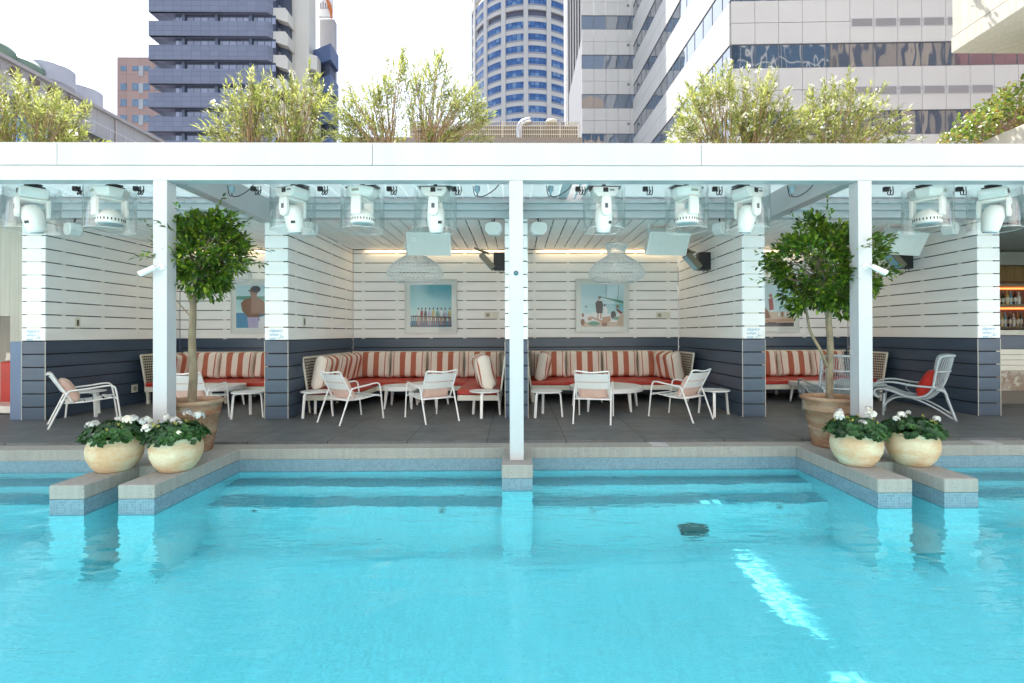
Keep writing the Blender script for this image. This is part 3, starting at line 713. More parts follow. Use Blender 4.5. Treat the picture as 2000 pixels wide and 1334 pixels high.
# rattan lounge chairs --------------------------------------------
def rattan(loc, rz, label):
    r = thing("rattan_chair", loc, label, "rattan chair", "grey-blue rattan lounge chairs", rz)
    # side rails: one flowing loop each side
    for s in (-1, 1):
        x = 0.29*s
        pts = [(x*0.93, -0.37, 0.97), (x, -0.33, 0.91), (x, -0.29, 0.66), (x, -0.245, 0.44), (x, -0.12, 0.33), (x, 0.06, 0.33), (x, 0.24, 0.40), (x, 0.38, 0.43), (x, 0.455, 0.41), (x, 0.475, 0.35), (x, 0.44, 0.30), (x, 0.38, 0.30)]
        MB().tube(crv(pts, 6), 0.019, 8).build("side_rail", greyrat, r, smooth=True)
        arm = [(x*1.08, -0.30, 0.50), (x*1.2, -0.22, 0.50), (x*1.25, 0.0, 0.515), (x*1.22, 0.22, 0.55), (x*1.12, 0.40, 0.53), (x*1.03, 0.49, 0.45), (x, 0.50, 0.36), (x, 0.44, 0.30)]
        MB().tube(crv(arm, 6), 0.016, 8).build("arm", greyrat, r, smooth=True)
        MB().tube(crv([(x, -0.30, 0.46), (x*0.97, -0.40, 0.43), (x, -0.44, 0.30), (x*1.08, -0.53, 0.0)], 5), 0.019, 8).build("leg", greyrat, r, smooth=True)
        MB().tube([(x*0.95, 0.34, 0.36), (x, 0.36, 0.0)], 0.019, 8).build("leg", greyrat, r, smooth=True)
        MB().tube(crv([(x, 0.36, 0.10), (x*0.95, 0.30, 0.22), (x*0.9, 0.16, 0.31), (x*0.9, -0.05, 0.29), (x*0.95, -0.28, 0.18), (x*1.05, -0.50, 0.03)], 5), 0.014, 8).build("brace", greyrat, r, smooth=True)
    top = [(-0.27, -0.37, 0.97), (-0.22, -0.45, 0.985), (0, -0.53, 0.98), (0.22, -0.45, 0.985), (0.27, -0.37, 0.97)]
    MB().tube(crv(top, 6), 0.019, 8).build("top_rail", greyrat, r, smooth=True)
    MB().tube(crv([(-0.29, -0.30, 0.73), (-0.18, -0.43, 0.74), (0, -0.48, 0.74), (0.18, -0.43, 0.74), (0.29, -0.30, 0.73)], 5), 0.014, 8).build("back_rail", greyrat, r, smooth=True)
    MB().tube(crv([(-0.29, -0.28, 0.47), (-0.15, -0.37, 0.46), (0, -0.40, 0.455), (0.15, -0.37, 0.46), (0.29, -0.28, 0.47)], 5), 0.014, 8).build("back_rail", greyrat, r, smooth=True)
    b = MB()
    for k in range(21):
        u = -1+2*k/20; x = u*0.26; c = 1-u*u
        b.tube(crv([(x, -0.375-0.15*c, 0.965+0.015*c), (x, -0.31-0.165*c, 0.735), (x, -0.29-0.09*c, 0.46), (x, -0.16-0.05*c, 0.31-0.03*c), (x, 0.06, 0.315-0.035*c), (x, 0.24, 0.385-0.02*c), (x, 0.40, 0.425), (x, 0.465, 0.37), (x, 0.43, 0.31)], 4), 0.0055, 5)
    b.build("rib_set", greyrat, r, smooth=True)
    return r
rc = rattan((6.42, 7.80, 0), R(50), "grey-blue rattan lounge chair with red cushion beside the rightmost navy partition")
again(rc, (5.20, 7.95, 0), R(-8), "grey-blue rattan lounge chair seen from behind, half hidden by the right potted tree")
def rcush(loc, rz, lab):
    r = thing("red_cushion", loc, lab, "cushion", "red cushions on the rattan chairs", rz)
    b = pillow(0.44, 0.44, 0.16); M = Matrix.Translation((0, -0.10, 0.33)) @ RX(24); b.v = [tuple(M @ Vector(p)) for p in b.v]
    b.build("cover", redf, r, smooth=True)
    MB().tube(crv([(0.10, 0.0, 0.36), (0.13, 0.07, 0.42), (0.06, 0.06, 0.45), (0.12, 0.02, 0.52)], 5), 0.003, 5).build("tie", fwhite, r)
rcush((6.42, 7.80, 0), R(50), "red cushion in the rattan chair beside the rightmost navy partition")

# ================================================================ CEILING EQUIPMENT
lamp_white = P("fixture_white", (0.86, 0.83, 0.80), 0.3, 0.03, 8)
CV = "moving stage lights in clear covers under the fascia"
def cover(r):
    b = MB()
    b.lathe([(0.255, -0.50), (0.255, 0.02)], 40, cap0=False, cap1=False)
    b.build("clear_cover", glass, r, smooth=True)
    MB().tube([(0.255*math.cos(a*math.pi/20), 0.255*math.sin(a*math.pi/20), -0.50) for a in range(40)], 0.0025, 5, True).build("cover_rim", P("acrylic_edge", (0.75, 0.85, 0.85), 0.15), r, smooth=True)
    b = MB(); b.box(-0.20, 0.20, -0.06, 0.06, 0.012, 0.03); b.box(-0.02, 0.02, -0.02, 0.02, 0.03, 0.34); b.box(-0.17, -0.10, -0.09, 0.09, -0.0, 0.011); b.box(0.10, 0.17, -0.09, 0.09, -0.0, 0.011)
    b.build("mounting_bracket", black, r)
def beam_light(loc, rz, tilt, lab):
    r = thing("moving_head_light", loc, lab, "stage light", CV, rz)
    cover(r)
    b = MB().prism([(-0.155, 0), (0.155, 0), (0.15, -0.06), (0.10, -0.115), (-0.10, -0.115), (-0.15, -0.06)], 1, -0.13, 0.13)
    q = b.build("base", lamp_white, r, bev=0.012)
    MB().box(-0.035, 0.025, -0.1365, -0.1335, -0.066, -0.012).build("display", black, q)
    MB().box(0.045, 0.10, -0.1355, -0.1335, -0.05, -0.032).build("plate", P("label_grey", (0.2, 0.22, 0.24), 0.4), q)
    y = MB(); y.prism([(-0.058, -0.12), (0.058, -0.12), (0.062, -0.26), (0.05, -0.33), (-0.0, -0.355), (-0.05, -0.33), (-0.062, -0.26)], 1, -0.155, -0.112)
    y.prism([(-0.058, -0.12), (0.058, -0.12), (0.062, -0.26), (0.05, -0.33), (-0.0, -0.355), (-0.05, -0.33), (-0.062, -0.26)], 1, 0.112, 0.155)
    y.box(-0.058, 0.058, -0.1119, 0.1119, -0.15, -0.118); q = y.build("yoke", lamp_white, r, bev=0.01)
    MB().box(-0.02, 0.018, -0.1585, -0.1558, -0.262, -0.205).build("logo_patch", P("dark_grey_patch", (0.09, 0.10, 0.12), 0.4), q)
    M = Matrix.Translation((0, 0, -0.30)) @ RX(tilt)
    h = MB().lathe([(0.0, -0.225), (0.072, -0.222), (0.082, -0.215), (0.094, -0.15), (0.106, -0.06), (0.104, 0.02), (0.088, 0.075), (0.05, 0.105), (0.0, 0.112)], 28, M=M, cap0=False, cap1=False)
    q = h.build("head", lamp_white, r, smooth=True)
    MB().lathe([(0.0, -0.230), (0.066, -0.230), (0.066, -0.223)], 24, M=M, cap1=False, cap0=False).build("lens", lensm, q, smooth=True)
    q2 = MB(); q2.cbox((0.062, -0.078, -0.10), (0.05, 0.006, 0.034), RZ(38)); q2.v = [tuple(M @ Vector(p)) for p in q2.v]; q2.build("plate", black, q)
    return r
def wash_light(loc, rz, tilt, lab):
    r = thing("moving_wash_light", loc, lab, "stage light", "domed wash lights in clear covers under the fascia", rz)
    cover(r)
    q = MB().lathe([(0.195, 0.0), (0.20, -0.02), (0.17, -0.085), (0.145, -0.11), (0.0, -0.112)], 8, cap1=False, M=RZ(22.5)).build("base", lamp_white, r, bev=0.008)
    MB().box(-0.045, 0.045, -0.178, -0.165, -0.062, -0.022).build("vent", P("beige_vent", (0.42, 0.39, 0.30), 0.7), q)
    y = MB().box(-0.062, 0.062, -0.17, -0.125, -0.335, -0.112).box(-0.062, 0.062, 0.125, 0.17, -0.335, -0.112).box(-0.06, 0.06, -0.1249, 0.1249, -0.14, -0.112)
    y.build("yoke", lamp_white, r, bev=0.012)
    M = Matrix.Translation((0, 0, -0.34)) @ RX(tilt)
    h = MB().lathe([(0.125, -0.085), (0.142, -0.078), (0.145, -0.02), (0.135, 0.01), (0.11, 0.045), (0.07, 0.085), (0.03, 0.10), (0, 0.102)], 32, M=M, cap1=False).build("head", lamp_white, r, smooth=True, auto=50)
    sl_ = MB()
    for k in range(26):
        a = 2*math.pi*k/26; sl_.box(-0.006, 0.006, -0.003, 0.003, -0.014, 0.014, 0, M @ Matrix.Translation((0.1435*math.cos(a), 0.1435*math.sin(a), -0.035)) @ RZ(math.degrees(a)+90))
    sl_.build("vent_slots", dark, h)
    MB().lathe([(0.122, -0.088), (0.118, -0.094), (0.0, -0.097)], 28, M=M, cap1=False, cap0=False).build("lens", lensm, h, smooth=True)
    return r
LZ = 3.105
b1 = beam_light((-5.84, 5.9, LZ), R(-38), 10, "beam light in a clear cover, leftmost under the fascia")
w1 = wash_light((-4.91, 5.9, LZ), R(-32), 0, "domed wash light in a clear cover, just left of the left post")
again(b1, (-2.71, 5.9, LZ), R(-22), "tilted beam light in a clear cover, first right of the left post")
again(w1, (-1.866, 5.9, LZ), R(-12), "domed wash light in a clear cover between two beam lights left of the middle post")
again(b1, (-0.98, 5.9, LZ), R(-2), "upright beam light in a clear cover, nearest left of the middle post")
again(b1, (1.075, 5.9, LZ), R(2), "upright beam light in a clear cover, nearest right of the middle post")
again(w1, (2.09, 5.9, LZ), R(14), "domed wash light in a clear cover right of the middle post, above a white speaker")
again(b1, (2.84, 5.9, LZ), R(24), "beam light in a clear cover, right of the domed wash light above the speaker")
again(w1, (5.07, 5.9, LZ), R(34), "domed wash light in a clear cover, just right of the right post")
again(b1, (5.90, 5.9, LZ), R(38), "beam light in a clear cover, rightmost under the fascia")

# power connectors with looped leads
def lead(loc, lab, kind):
    r = thing("power_lead", loc, lab, "cable", "power leads hanging under the fascia")
    if kind == 0:
        MB().box(-0.06, 0.0, -0.02, 0.02, 0.0, 0.055).build("plug_box", black, r, bev=0.004)
        for dx in (0.02, 0.055): MB().tube(crv([(dx, 0, 0.06), (dx+0.004, 0, 0.0), (dx-0.01, -0.01, -0.045), (dx-0.03, 0, -0.03), (dx-0.01, 0.01, 0.02)], 5), 0.006, 6).build("cable", black, r, smooth=True)
    else:
        MB().lathe([(0.035, 0.07), (0.036, 0.02), (0.02, 0.0), (0.012, -0.02)], 12).build("socket", P("socket_grey", (0.25, 0.36, 0.42), 0.5), r, smooth=True, auto=40)
        MB().tube(crv([(0.0, 0, -0.02), (0.01, 0, -0.05), (0.06, 0, -0.055), (0.14, 0, -0.02), (0.22, 0, 0.04), (0.26, 0, 0.09)], 5), 0.006, 6).build("cable", black, r, smooth=True)
        MB().tube(crv([(-0.05, 0, 0.08), (-0.04, 0, 0.0), (-0.02, 0, -0.05), (0.0, 0, -0.04)], 5), 0.005, 6).build("cable", black, r, smooth=True)
    return r
for k, (x, kd, lb) in enumerate([(-5.25, 0, "black plug and looped leads left of the left wash light"), (-4.53, 0, "black plug and leads right of the left wash light"), (-3.42, 1, "grey socket with trailing black lead beside the left rafter"),
        (-3.13, 0, "black plug and leads left of the tilted beam light"), (-2.33, 0, "black plug with looped lead right of the tilted beam light"), (-1.50, 0, "black plug with short leads right of the wash light left of the middle post"),
        (-0.72, 0, "short black plug right of the upright beam light left of the middle post"), (-0.47, 1, "grey socket with trailing lead just left of the middle post"), (0.42, 1, "grey socket with looped lead just right of the middle post"),
        (0.78, 0, "black plug and leads left of the upright beam light right of the middle post"), (1.60, 0, "black plug and leads left of the wash light right of the middle post"), (2.45, 0, "small black plug between the right wash and beam lights"),
        (3.36, 1, "grey socket with trailing lead beside the right rafter"), (4.55, 0, "black plug left of the wash light past the right post"), (5.45, 0, "black plug and leads between the two rightmost stage lights")]):
    lead((x, 5.85, 3.07 if kd == 0 else 3.06), lb, kd)

# wicker pendants --------------------------------------------------
def pendant(loc, lab, ceil=3.2):
    r = thing("wicker_pendant", loc, lab, "pendant lamp", "open wicker pendant lamps")
    prof = [(0.205, 0.665), (0.19, 0.62), (0.165, 0.56), (0.155, 0.52), (0.17, 0.48), (0.26, 0.42), (0.37, 0.345), (0.46, 0.25), (0.50, 0.17), (0.495, 0.11), (0.44, 0.055), (0.36, 0.015), (0.33, 0.0)]
    b = MB(); pr = [Vector((a, 0, z)) for a, z in prof]; pc = crv(pr, 2)
    for k in range(44):
        a = 2*math.pi*k/44; ca, sa = math.cos(a), math.sin(a)
        b.tube([(p.x*ca, p.x*sa, p.z) for p in pc], 0.006, 4)
    b.build("ribs", whitew, r, smooth=True)
    b = MB()
    for rr_, zz, th in ((0.205, 0.665, 0.010), (0.157, 0.53, 0.010), (0.21, 0.453, 0.006), (0.30, 0.395, 0.006), (0.375, 0.34, 0.007), (0.44, 0.275, 0.006), (0.485, 0.205, 0.008), (0.50, 0.14, 0.007), (0.44, 0.055, 0.007), (0.33, 0.0, 0.010)):
        b.tube([(rr_*math.cos(2*math.pi*k/40), rr_*math.sin(2*math.pi*k/40), zz) for k in range(40)], th, 5, True)
    b.build("rings", whitew, r, smooth=True)
    b = MB().tube([(0, 0, 0.52), (0, 0, ceil-loc[2]-0.0)], 0.004, 5)
    for k in range(3): a = 2.09*k; b.tube([(0, 0, 0.62), (0.16*math.cos(a), 0.16*math.sin(a), 0.53)], 0.003, 4)
    b.build("cord", fwhite, r)
    MB().lathe([(0.02, 0.52), (0.022, 0.46), (0.045, 0.40), (0.04, 0.35), (0.0, 0.33)], 14, cap1=False).build("bulb", P("bulb_glass", (0.8, 0.8, 0.75), 0.2), r, smooth=True)
    return r
pd = pendant((-1.83, 8.8, 2.285), "white wicker pendant lamp hanging left of the middle post, before the row-of-swimmers picture")
again(pd, (1.83, 8.8, 2.285), None, "white wicker pendant lamp hanging right of the middle post, before the deck-party picture")
again(pd, (-5.35, 8.8, 2.285), None, "white wicker pendant lamp half hidden by the left tree crown")
again(pd, (5.6, 8.8, 2.285), None, "white wicker pendant lamp hidden behind the right tree crown")

# speakers -----------------------------------------------------------
spw = P("speaker_white", (0.70, 0.72, 0.70), 0.5, 0.03)
grille = P("speaker_grille", (0.60, 0.63, 0.60), 0.7, 0.04, 5, 0.2, 400)
def speaker(loc, rz, lab):
    r = thing("wall_speaker", loc, lab, "speaker", "white box speakers hung below the booth ceilings", rz)
    # wedge cabinet tilted down: wide front, narrower back
    M = RX(26)
    vs = [M @ Vector(p) for p in ((-0.37, -0.16, -0.20), (0.37, -0.16, -0.20), (0.37, -0.16, 0.20), (-0.37, -0.16, 0.20), (-0.27, 0.17, -0.20), (0.27, 0.17, -0.20), (0.27, 0.17, 0.20), (-0.27, 0.17, 0.20))]
    MB().add(vs, [(0, 1, 2, 3), (5, 4, 7, 6), (0, 4, 5, 1), (3, 2, 6, 7), (0, 3, 7, 4), (1, 5, 6, 2)]).build("cabinet", spw, r, bev=0.012)
    MB().box(-0.345, 0.345, -0.1665, -0.1605, -0.185, 0.185, 0, M).build("grille", grille, r, bev=0.002)
    b = MB(); b.cbox((-0.27, -0.172, 0.10), (0.03, 0.004, 0.03)).cbox((-0.225, -0.172, 0.10), (0.03, 0.004, 0.03)).cbox((-0.27, -0.172, 0.06), (0.03, 0.004, 0.03)).cbox((-0.225, -0.172, 0.06), (0.03, 0.004, 0.03))
    b.v = [tuple(M @ Vector(p)) for p in b.v]; b.build("emblem", spw, r)
    MB().box(-0.30, -0.28, -0.02, 0.02, 0.10, 3.2-loc[2]).box(0.28, 0.30, -0.02, 0.02, 0.10, 3.2-loc[2]).build("bracket", spw, r)
    return r
s1 = speaker((-1.47, 8.25, 2.915), R(3), "white box speaker above the wicker lamp left of the middle post")
again(s1, (2.54, 8.25, 2.915), R(10), "white box speaker right of the middle post, above and right of the wicker lamp")
again(s1, (6.62, 8.25, 2.915), R(16), "white box speaker right of the right post near the rightmost partition")
def cam_sp(loc, rz, lab):
    r = thing("satellite_speaker", loc, lab, "small speaker", "small white satellite speakers under the gutter beam", rz)
    M = RX(20)
    MB().prism([(-0.07, -0.10), (0.07, -0.10), (0.13, -0.03), (0.12, 0.07), (0.06, 0.10), (-0.06, 0.10), (-0.12, 0.07), (-0.13, -0.03)], 1, -0.08, 0.08).build("housing", spw, r, bev=0.015)
    MB().prism([(-0.055, -0.08), (0.055, -0.08), (0.105, -0.025), (0.095, 0.055), (0.05, 0.08), (-0.05, 0.08), (-0.095, 0.055), (-0.105, -0.025)], 1, -0.088, -0.0805).build("grille", grille, r)
    MB().tube([(0, 0, 0.10), (0, 0.02, 0.14), (0, 0.02, 0.172)], 0.012, 8).build("bracket", black, r)
    return r
m0 = cam_sp((-6.93, 7.64, 2.997), R(-30), "small white speaker beside the leftmost partition top")
for l, a, lb in (((-0.35, 7.64, 2.997), -8, "small white speaker just left of the middle post"), ((0.355, 7.64, 2.997), 8, "small white speaker just right of the middle post"),
                 ((3.25, 7.64, 2.997), 32, "small white speaker by the partition left of the right tree"), ((-3.25, 7.64, 2.997), -32, "small white speaker beside the tilted beam light left of the middle"), ((6.93, 7.64, 2.997), 30, "small white speaker by the rightmost partition top")):
    again(m0, l, R(a), lb)
# floodlights -----------------------------------------------------------
flood_m = P("flood_bronze", (0.20, 0.18, 0.13), 0.4, 0.1, 5, metal=0.4)
def flood(loc, side, lab):
    r = thing("flood_light", loc, lab, "flood light", "black flood lights with open shutters on the partitions")
    s = side   # +1: mounted on a wall to its right
    MB().box(min(0, s*0.22), max(0, s*0.22), -0.06, 0.10, -0.16, 0.17).build("gear_box", black, r, bev=0.01)
    M = Matrix.Translation((-s*0.13, -0.02, 0.02)) @ RY(-s*42) @ RX(0)
    b = MB().box(-0.05, 0.05, -0.12, 0.12, -0.20, 0.15, 0, M); q = b.build("lamp_body", flood_m, r, bev=0.008)
    g = MB().box(-0.012 if s > 0 else 0.051, -0.051 if s > 0 else 0.012, -0.10, 0.10, -0.18, 0.13, 0, M); g = MB().box(-s*0.056-0.003, -s*0.056+0.003, -0.10, 0.10, -0.18, 0.13, 0, M)
    g.build("glass", P("flood_glass", (0.25, 0.50, 0.62), 0.08, spec=1.0), q)
    M2 = Matrix.Translation((-s*0.22, -0.02, 0.20)) @ RY(s*20)
    MB().box(-0.14, 0.14, -0.13, 0.13, -0.006, 0.006, 0, M2).build("shutter", flood_m, r)
    MB().tube(crv([(s*0.12, 0.0, -0.16), (s*0.10, -0.01, -0.20), (s*0.16, -0.01, -0.21), (s*0.18, 0, -0.15)], 5), 0.006, 5).build("cable", black, r)
    return r
flood((-0.42, 9.0, 2.68), 1, "black flood light with open shutter on the partition left of the middle post")
flood((3.40, 9.0, 2.68), 1, "black flood light with blue glass on the partition left of the right tree")
flood((7.20, 9.0, 2.70), 1, "black flood light partly behind the right tree on the rightmost partition")
# security cameras -----------------------------------------------------------
def cctv(loc, sx, lab, rz=0):
    r = thing("security_camera", loc, lab, "security camera", "white bullet cameras on the posts")
    MB().lathe([(0.035, 0), (0.035, 0.012), (0.02, 0.02)], 20, M=RX(90)).build("base", fwhite, r, smooth=True, auto=40)
    MB().tube([(0, -0.015, 0), (sx*0.03, -0.06, -0.012)], 0.012, 10).build("arm", fwhite, r, smooth=True)
    d = Vector((sx*0.82, -0.25, -0.50)).normalized(); Mq = Matrix.Translation((sx*0.02, -0.065, -0.005)) @ d.to_track_quat('Z', 'Y').to_matrix().to_4x4()
    MB().lathe([(0.024, 0), (0.028, 0.01), (0.029, 0.13), (0.031, 0.131), (0.031, 0.165), (0.027, 0.166)], 20, M=Mq).build("body", fwhite, r, smooth=True, auto=40)
    MB().lathe([(0.0255, 0.1665), (0.02, 0.1685), (0, 0.169)], 18, M=Mq, cap0=False, cap1=False).build("lens", P("camera_lens", (0.01, 0.03, 0.07), 0.08, spec=1), r, smooth=True)
    return r
cctv((-3.835, 5.27, 2.075), -1, "white bullet security camera on the left post pointing left")
cctv((3.835, 5.27, 2.075), 1, "white bullet security camera on the right post pointing right")
q = thing("dome_camera", (-0.002, 5.27, 2.005), "small round dark teal camera lens on the front of the middle post", "camera")
MB().lathe([(0.026, 0.0), (0.026, 0.006), (0.02, 0.014), (0.0, 0.018)], 20, M=RX(90), cap1=False).build("lens", P("teal_lens", (0.02, 0.12, 0.15), 0.12, spec=1), q, smooth=True)
# outlets -----------------------------------------------------------
def outlet(loc, rz, lab, n=2, small=False):
    r = thing("wall_outlet", loc, lab, "wall outlet", "sockets and switch plates on the booth walls", rz)
    for k in range(n):
        x = (k-(n-1)/2)*0.165
        q = MB().box(x-0.075, x+0.075, -0.012, -0.0005, -0.075, 0.075).build("plate", cream, r, bev=0.004)
        if k == 0: MB().lathe([(0.042, 0.0125), (0.042, 0.018), (0.03, 0.018), (0.03, 0.0145)], 20, (x, 0, 0), M=RX(90)).build("socket", P("socket_olive", (0.35, 0.34, 0.25), 0.5), q)
        else: MB().box(x-0.045, x+0.045, -0.017, -0.0125, -0.04, 0.04).build("switch", cream, q, bev=0.003)
    return r
outlet((-0.55, Y2-0.002, 1.755), 0, "beige socket and switch on the back wall just left of the middle post")
outlet((3.27, Y2-0.002, 1.745), 0, "beige socket and switch on the back wall right of the deck-party picture")
outlet((-7.416, 9.47, 0.30), R(90), "white socket low on the leftmost navy partition", 1)
outlet((-7.416, 9.80, 0.30), R(90), "white double socket low on the leftmost navy partition, nearer the sofa", 1)
def sw(loc, rz, lab):
    r = thing("wall_switch", loc, lab, "wall switch", "small switches on the partition sides", rz)
    q = MB().box(-0.05, 0.05, -0.010, -0.0005, -0.09, 0.09).build("plate", cream, r, bev=0.003)
    MB().box(-0.02, 0.02, -0.014, -0.0105, -0.05, 0.05).build("button", P("olive", (0.10, 0.10, 0.07), 0.5), q)
sw((-7.416, 8.25, 1.545), R(90), "small beige switch on the leftmost partition above the armchair")
sw((-3.614, 8.27, 1.555), R(90), "small beige switch on the partition left of the big sofa")
# framed pictures -----------------------------------------------------------
pm = [P("print_%s" % n, c, 0.6) for n, c in (("sky", (0.22, 0.50, 0.58)), ("pale_sky", (0.55, 0.72, 0.76)), ("sea", (0.10, 0.30, 0.48)), ("skin", (0.30, 0.15, 0.09)), ("black", (0.02, 0.02, 0.025)), ("white", (0.80, 0.80, 0.80)),
     ("rail", (0.10, 0.08, 0.08)), ("red", (0.35, 0.04, 0.04)), ("green", (0.14, 0.35, 0.26)), ("yellow", (0.60, 0.48, 0.16)), ("lilac", (0.52, 0.46, 0.62)), ("sand", (0.62, 0.50, 0.40)), ("lightskin", (0.55, 0.33, 0.22)))]
SKY, PAL, SEA, SKN, BLK, WHT, RAIL, RED_, GRN, YEL, LIL, SND, LSK = range(13)
def skyprint():
    m, t, p = nt("print_gradient_sky"); tc = nd(t, "ShaderNodeTexCoord"); s_ = nd(t, "ShaderNodeSeparateXYZ"); t.links.new(tc.outputs['Object'], s_.inputs[0])
    f = math_(t, 'ADD', math_(t, 'MULTIPLY', s_.outputs[2], 0.9), math_(t, 'ADD', 0.5, math_(t, 'MULTIPLY', s_.outputs[0], 0.5)))
    t.links.new(ramp(t, f, [(0.2, (0.60, 0.80, 0.80)), (0.95, (0.12, 0.42, 0.50))]), p.inputs['Base Color']); p.inputs['Roughness'].default_value = 0.6; return m
pm[SKY] = skyprint()
def picture(loc, w, h, lab, draw):
    r = thing("framed_picture", loc, lab, "framed picture", "white framed beach photographs")
    f = MB(); t_ = 0.03
    f.box(-w/2, w/2, -0.04, 0, h/2-t_, h/2).box(-w/2, w/2, -0.04, 0, -h/2, -h/2+t_).box(-w/2, -w/2+t_, -0.04, 0, -h/2+t_+0.0002, h/2-t_-0.0002).box(w/2-t_, w/2, -0.04, 0, -h/2+t_+0.0002, h/2-t_-0.0002)
    f.build("frame", P("frame_white", (0.70, 0.71, 0.67), 0.4), r, bev=0.003)
    MB().box(-w/2+t_+0.0003, w/2-t_-0.0003, -0.015, -0.001, -h/2+t_+0.0003, h/2-t_-0.0003).build("mat_board", P("mat_cream", (0.74, 0.75, 0.71), 0.5), r)
    b = MB(); iw, ih = w/2-0.12, h/2-0.13
    lay = [0.0158]
    def pl(pts, m):
        lay[0] += 0.00016; b.add([(x*iw, -lay[0], z*ih) for x, z in pts], [tuple(range(len(pts)))], m)
    def rc_(x0, x1, z0, z1, m): pl([(x0, z0), (x1, z0), (x1, z1), (x0, z1)], m)
    def ov(x, z, a, c, m, n=10): pl([(x+a*math.cos(2*math.pi*i/n), z+c*math.sin(2*math.pi*i/n)) for i in range(n)], m)
    draw(rc_, pl, ov); b.build("print", pm, r)
    MB().add([(-w/2+t_, -0.034, -h/2+t_), (w/2-t_, -0.034, -h/2+t_), (w/2-t_, -0.034, h/2-t_), (-w/2+t_, -0.034, h/2-t_)], [(0, 1, 2, 3)]).build("pane", glass_p, r)
glass_p = bpy.data.materials.new("picture_glass"); glass_p.use_nodes = True; _t = glass_p.node_tree; _t.nodes.remove(_t.nodes["Principled BSDF"])
_a = nd(_t, "ShaderNodeBsdfTransparent"); _b = nd(_t, "ShaderNodeBsdfGlossy"); _b.inputs['Roughness'].default_value = 0.02; _f = nd(_t, "ShaderNodeFresnel"); _f.inputs[0].default_value = 1.45; _c = nd(_t, "ShaderNodeMixShader")
_t.links.new(_f.outputs[0], _c.inputs[0]); _t.links.new(_a.outputs[0], _c.inputs[1]); _t.links.new(_b.outputs[0], _c.inputs[2]); _t.links.new(_c.outputs[0], _t.nodes["Material Output"].inputs[0])
def d1(rc_, pl, ov):   # row of swimmers on a rail
    rc_(-1, 1, -1, 1, SKY); rc_(-1, 1, -1, -0.42, PAL); rc_(-1, 1, -0.95, -0.70, SEA); rc_(-1, 1, -0.97, -0.90, RAIL)
    cols = [WHT, RED_, RAIL, LIL, YEL, GRN, WHT, LIL, YEL]
    for k in range(9):
        x = -0.62 + k*0.185 + (0.06 if k == 8 else 0) + random.uniform(-0.015, 0.015); s_ = random.uniform(0.92, 1.06)
        for dx in (-0.03, 0.035): pl([(x+dx*1.5-0.022, -0.9), (x+dx*1.5+0.022, -0.9), (x+dx+0.035, -0.5), (x+dx-0.035, -0.5)], SKN if k % 3 else LSK)
        ov(x, -0.36*s_, 0.068, 0.17, cols[k]); ov(x+0.005, -0.13*s_, 0.034, 0.05, SKN); ov(x+0.004, -0.10*s_, 0.034, 0.034, BLK)
        pl([(x-0.06, -0.30), (x-0.10, -0.50), (x-0.075, -0.51), (x-0.04, -0.28)], SKN)
    pl([(-0.95, -0.44), (0.97, -0.50), (0.97, -0.56), (-0.95, -0.50)], RAIL)
    for x in (-0.97, -0.88, -0.78): pl([(x, -0.45), (x+0.03, -0.45), (x+0.13, -0.97), (x+0.09, -0.97)], RAIL)
    pl([(-0.93, -0.1), (-0.91, -0.1), (-0.90, -0.45), (-0.94, -0.45)], WHT)
def d2(rc_, pl, ov):   # deck party
    rc_(-1, 1, -1, 1, PAL); rc_(-1, 1, -0.45, 0.08, SKY); pl([(-0.2, 0.35), (-0.08, 1), (0.35, 1), (0.25, 0.35)], PAL)
    pl([(-0.12, 0.45), (1, 0.22), (1, 0.08), (-0.12, 0.41)], GRN); pl([(0.17, 1), (0.185, 1), (0.19, 0.36), (0.175, 0.36)], RAIL); pl([(0.78, 1), (0.80, 1), (0.74, 0.3), (0.72, 0.3)], RAIL)
    rc_(-1, 1, -1, -0.38, WHT); rc_(-1, 1, -1, -0.78, SND)
    for dx in (-0.06, 0.08): rc_(-0.15+dx-0.035, -0.15+dx+0.035, -0.62, -0.3, LSK)
    pl([(-0.33, 0.12), (-0.25, 0.24), (-0.02, 0.22), (0.04, 0.05), (0.0, -0.36), (-0.28, -0.36)], BLK); ov(-0.14, 0.34, 0.06, 0.085, LSK); ov(-0.12, 0.40, 0.07, 0.04, BLK)
    pl([(0.05, -0.05), (0.16, 0), (0.25, -0.2), (0.24, -0.6), (0.06, -0.55)], WHT); ov(0.12, 0.02, 0.045, 0.06, BLK)
    ov(-0.76, -0.08, 0.07, 0.07, RAIL); ov(-0.76, -0.2, 0.13, 0.14, PAL); ov(0.52, -0.45, 0.13, 0.20, BLK)
    pl([(0.02, -0.55), (0.36, -0.5), (0.42, -0.7), (0.10, -0.95), (-0.05, -0.85)], LSK); pl([(-0.55, -0.5), (-0.48, -0.52), (0.1, -0.75), (0.06, -0.83), (-0.5, -0.6)], LSK)
    ov(-0.4, -0.85, 0.28, 0.11, GRN); ov(0.72, 0.0, 0.11, 0.03, YEL); ov(0.72, -0.05, 0.06, 0.07, SKN)
    pl([(0.62, -0.15), (0.74, -0.18), (0.96, -0.35), (0.85, -0.4)], RED_); pl([(0.6, -0.22), (0.66, -0.24), (0.88, -0.42), (0.8, -0.42)], WHT)
    pl([(0.70, -0.55), (1, -0.35), (1, -1), (0.74, -1)], SND); ov(0.1, -0.9, 0.14, 0.09, SKN); ov(-0.92, -0.45, 0.06, 0.10, SKN); ov(-0.6, -0.62, 0.1, 0.09, LSK); ov(0.65, -0.6, 0.14, 0.08, GRN)
    ov(-0.37, -0.42, 0.14, 0.13, WHT); ov(-0.93, -0.78, 0.10, 0.16, SKN)
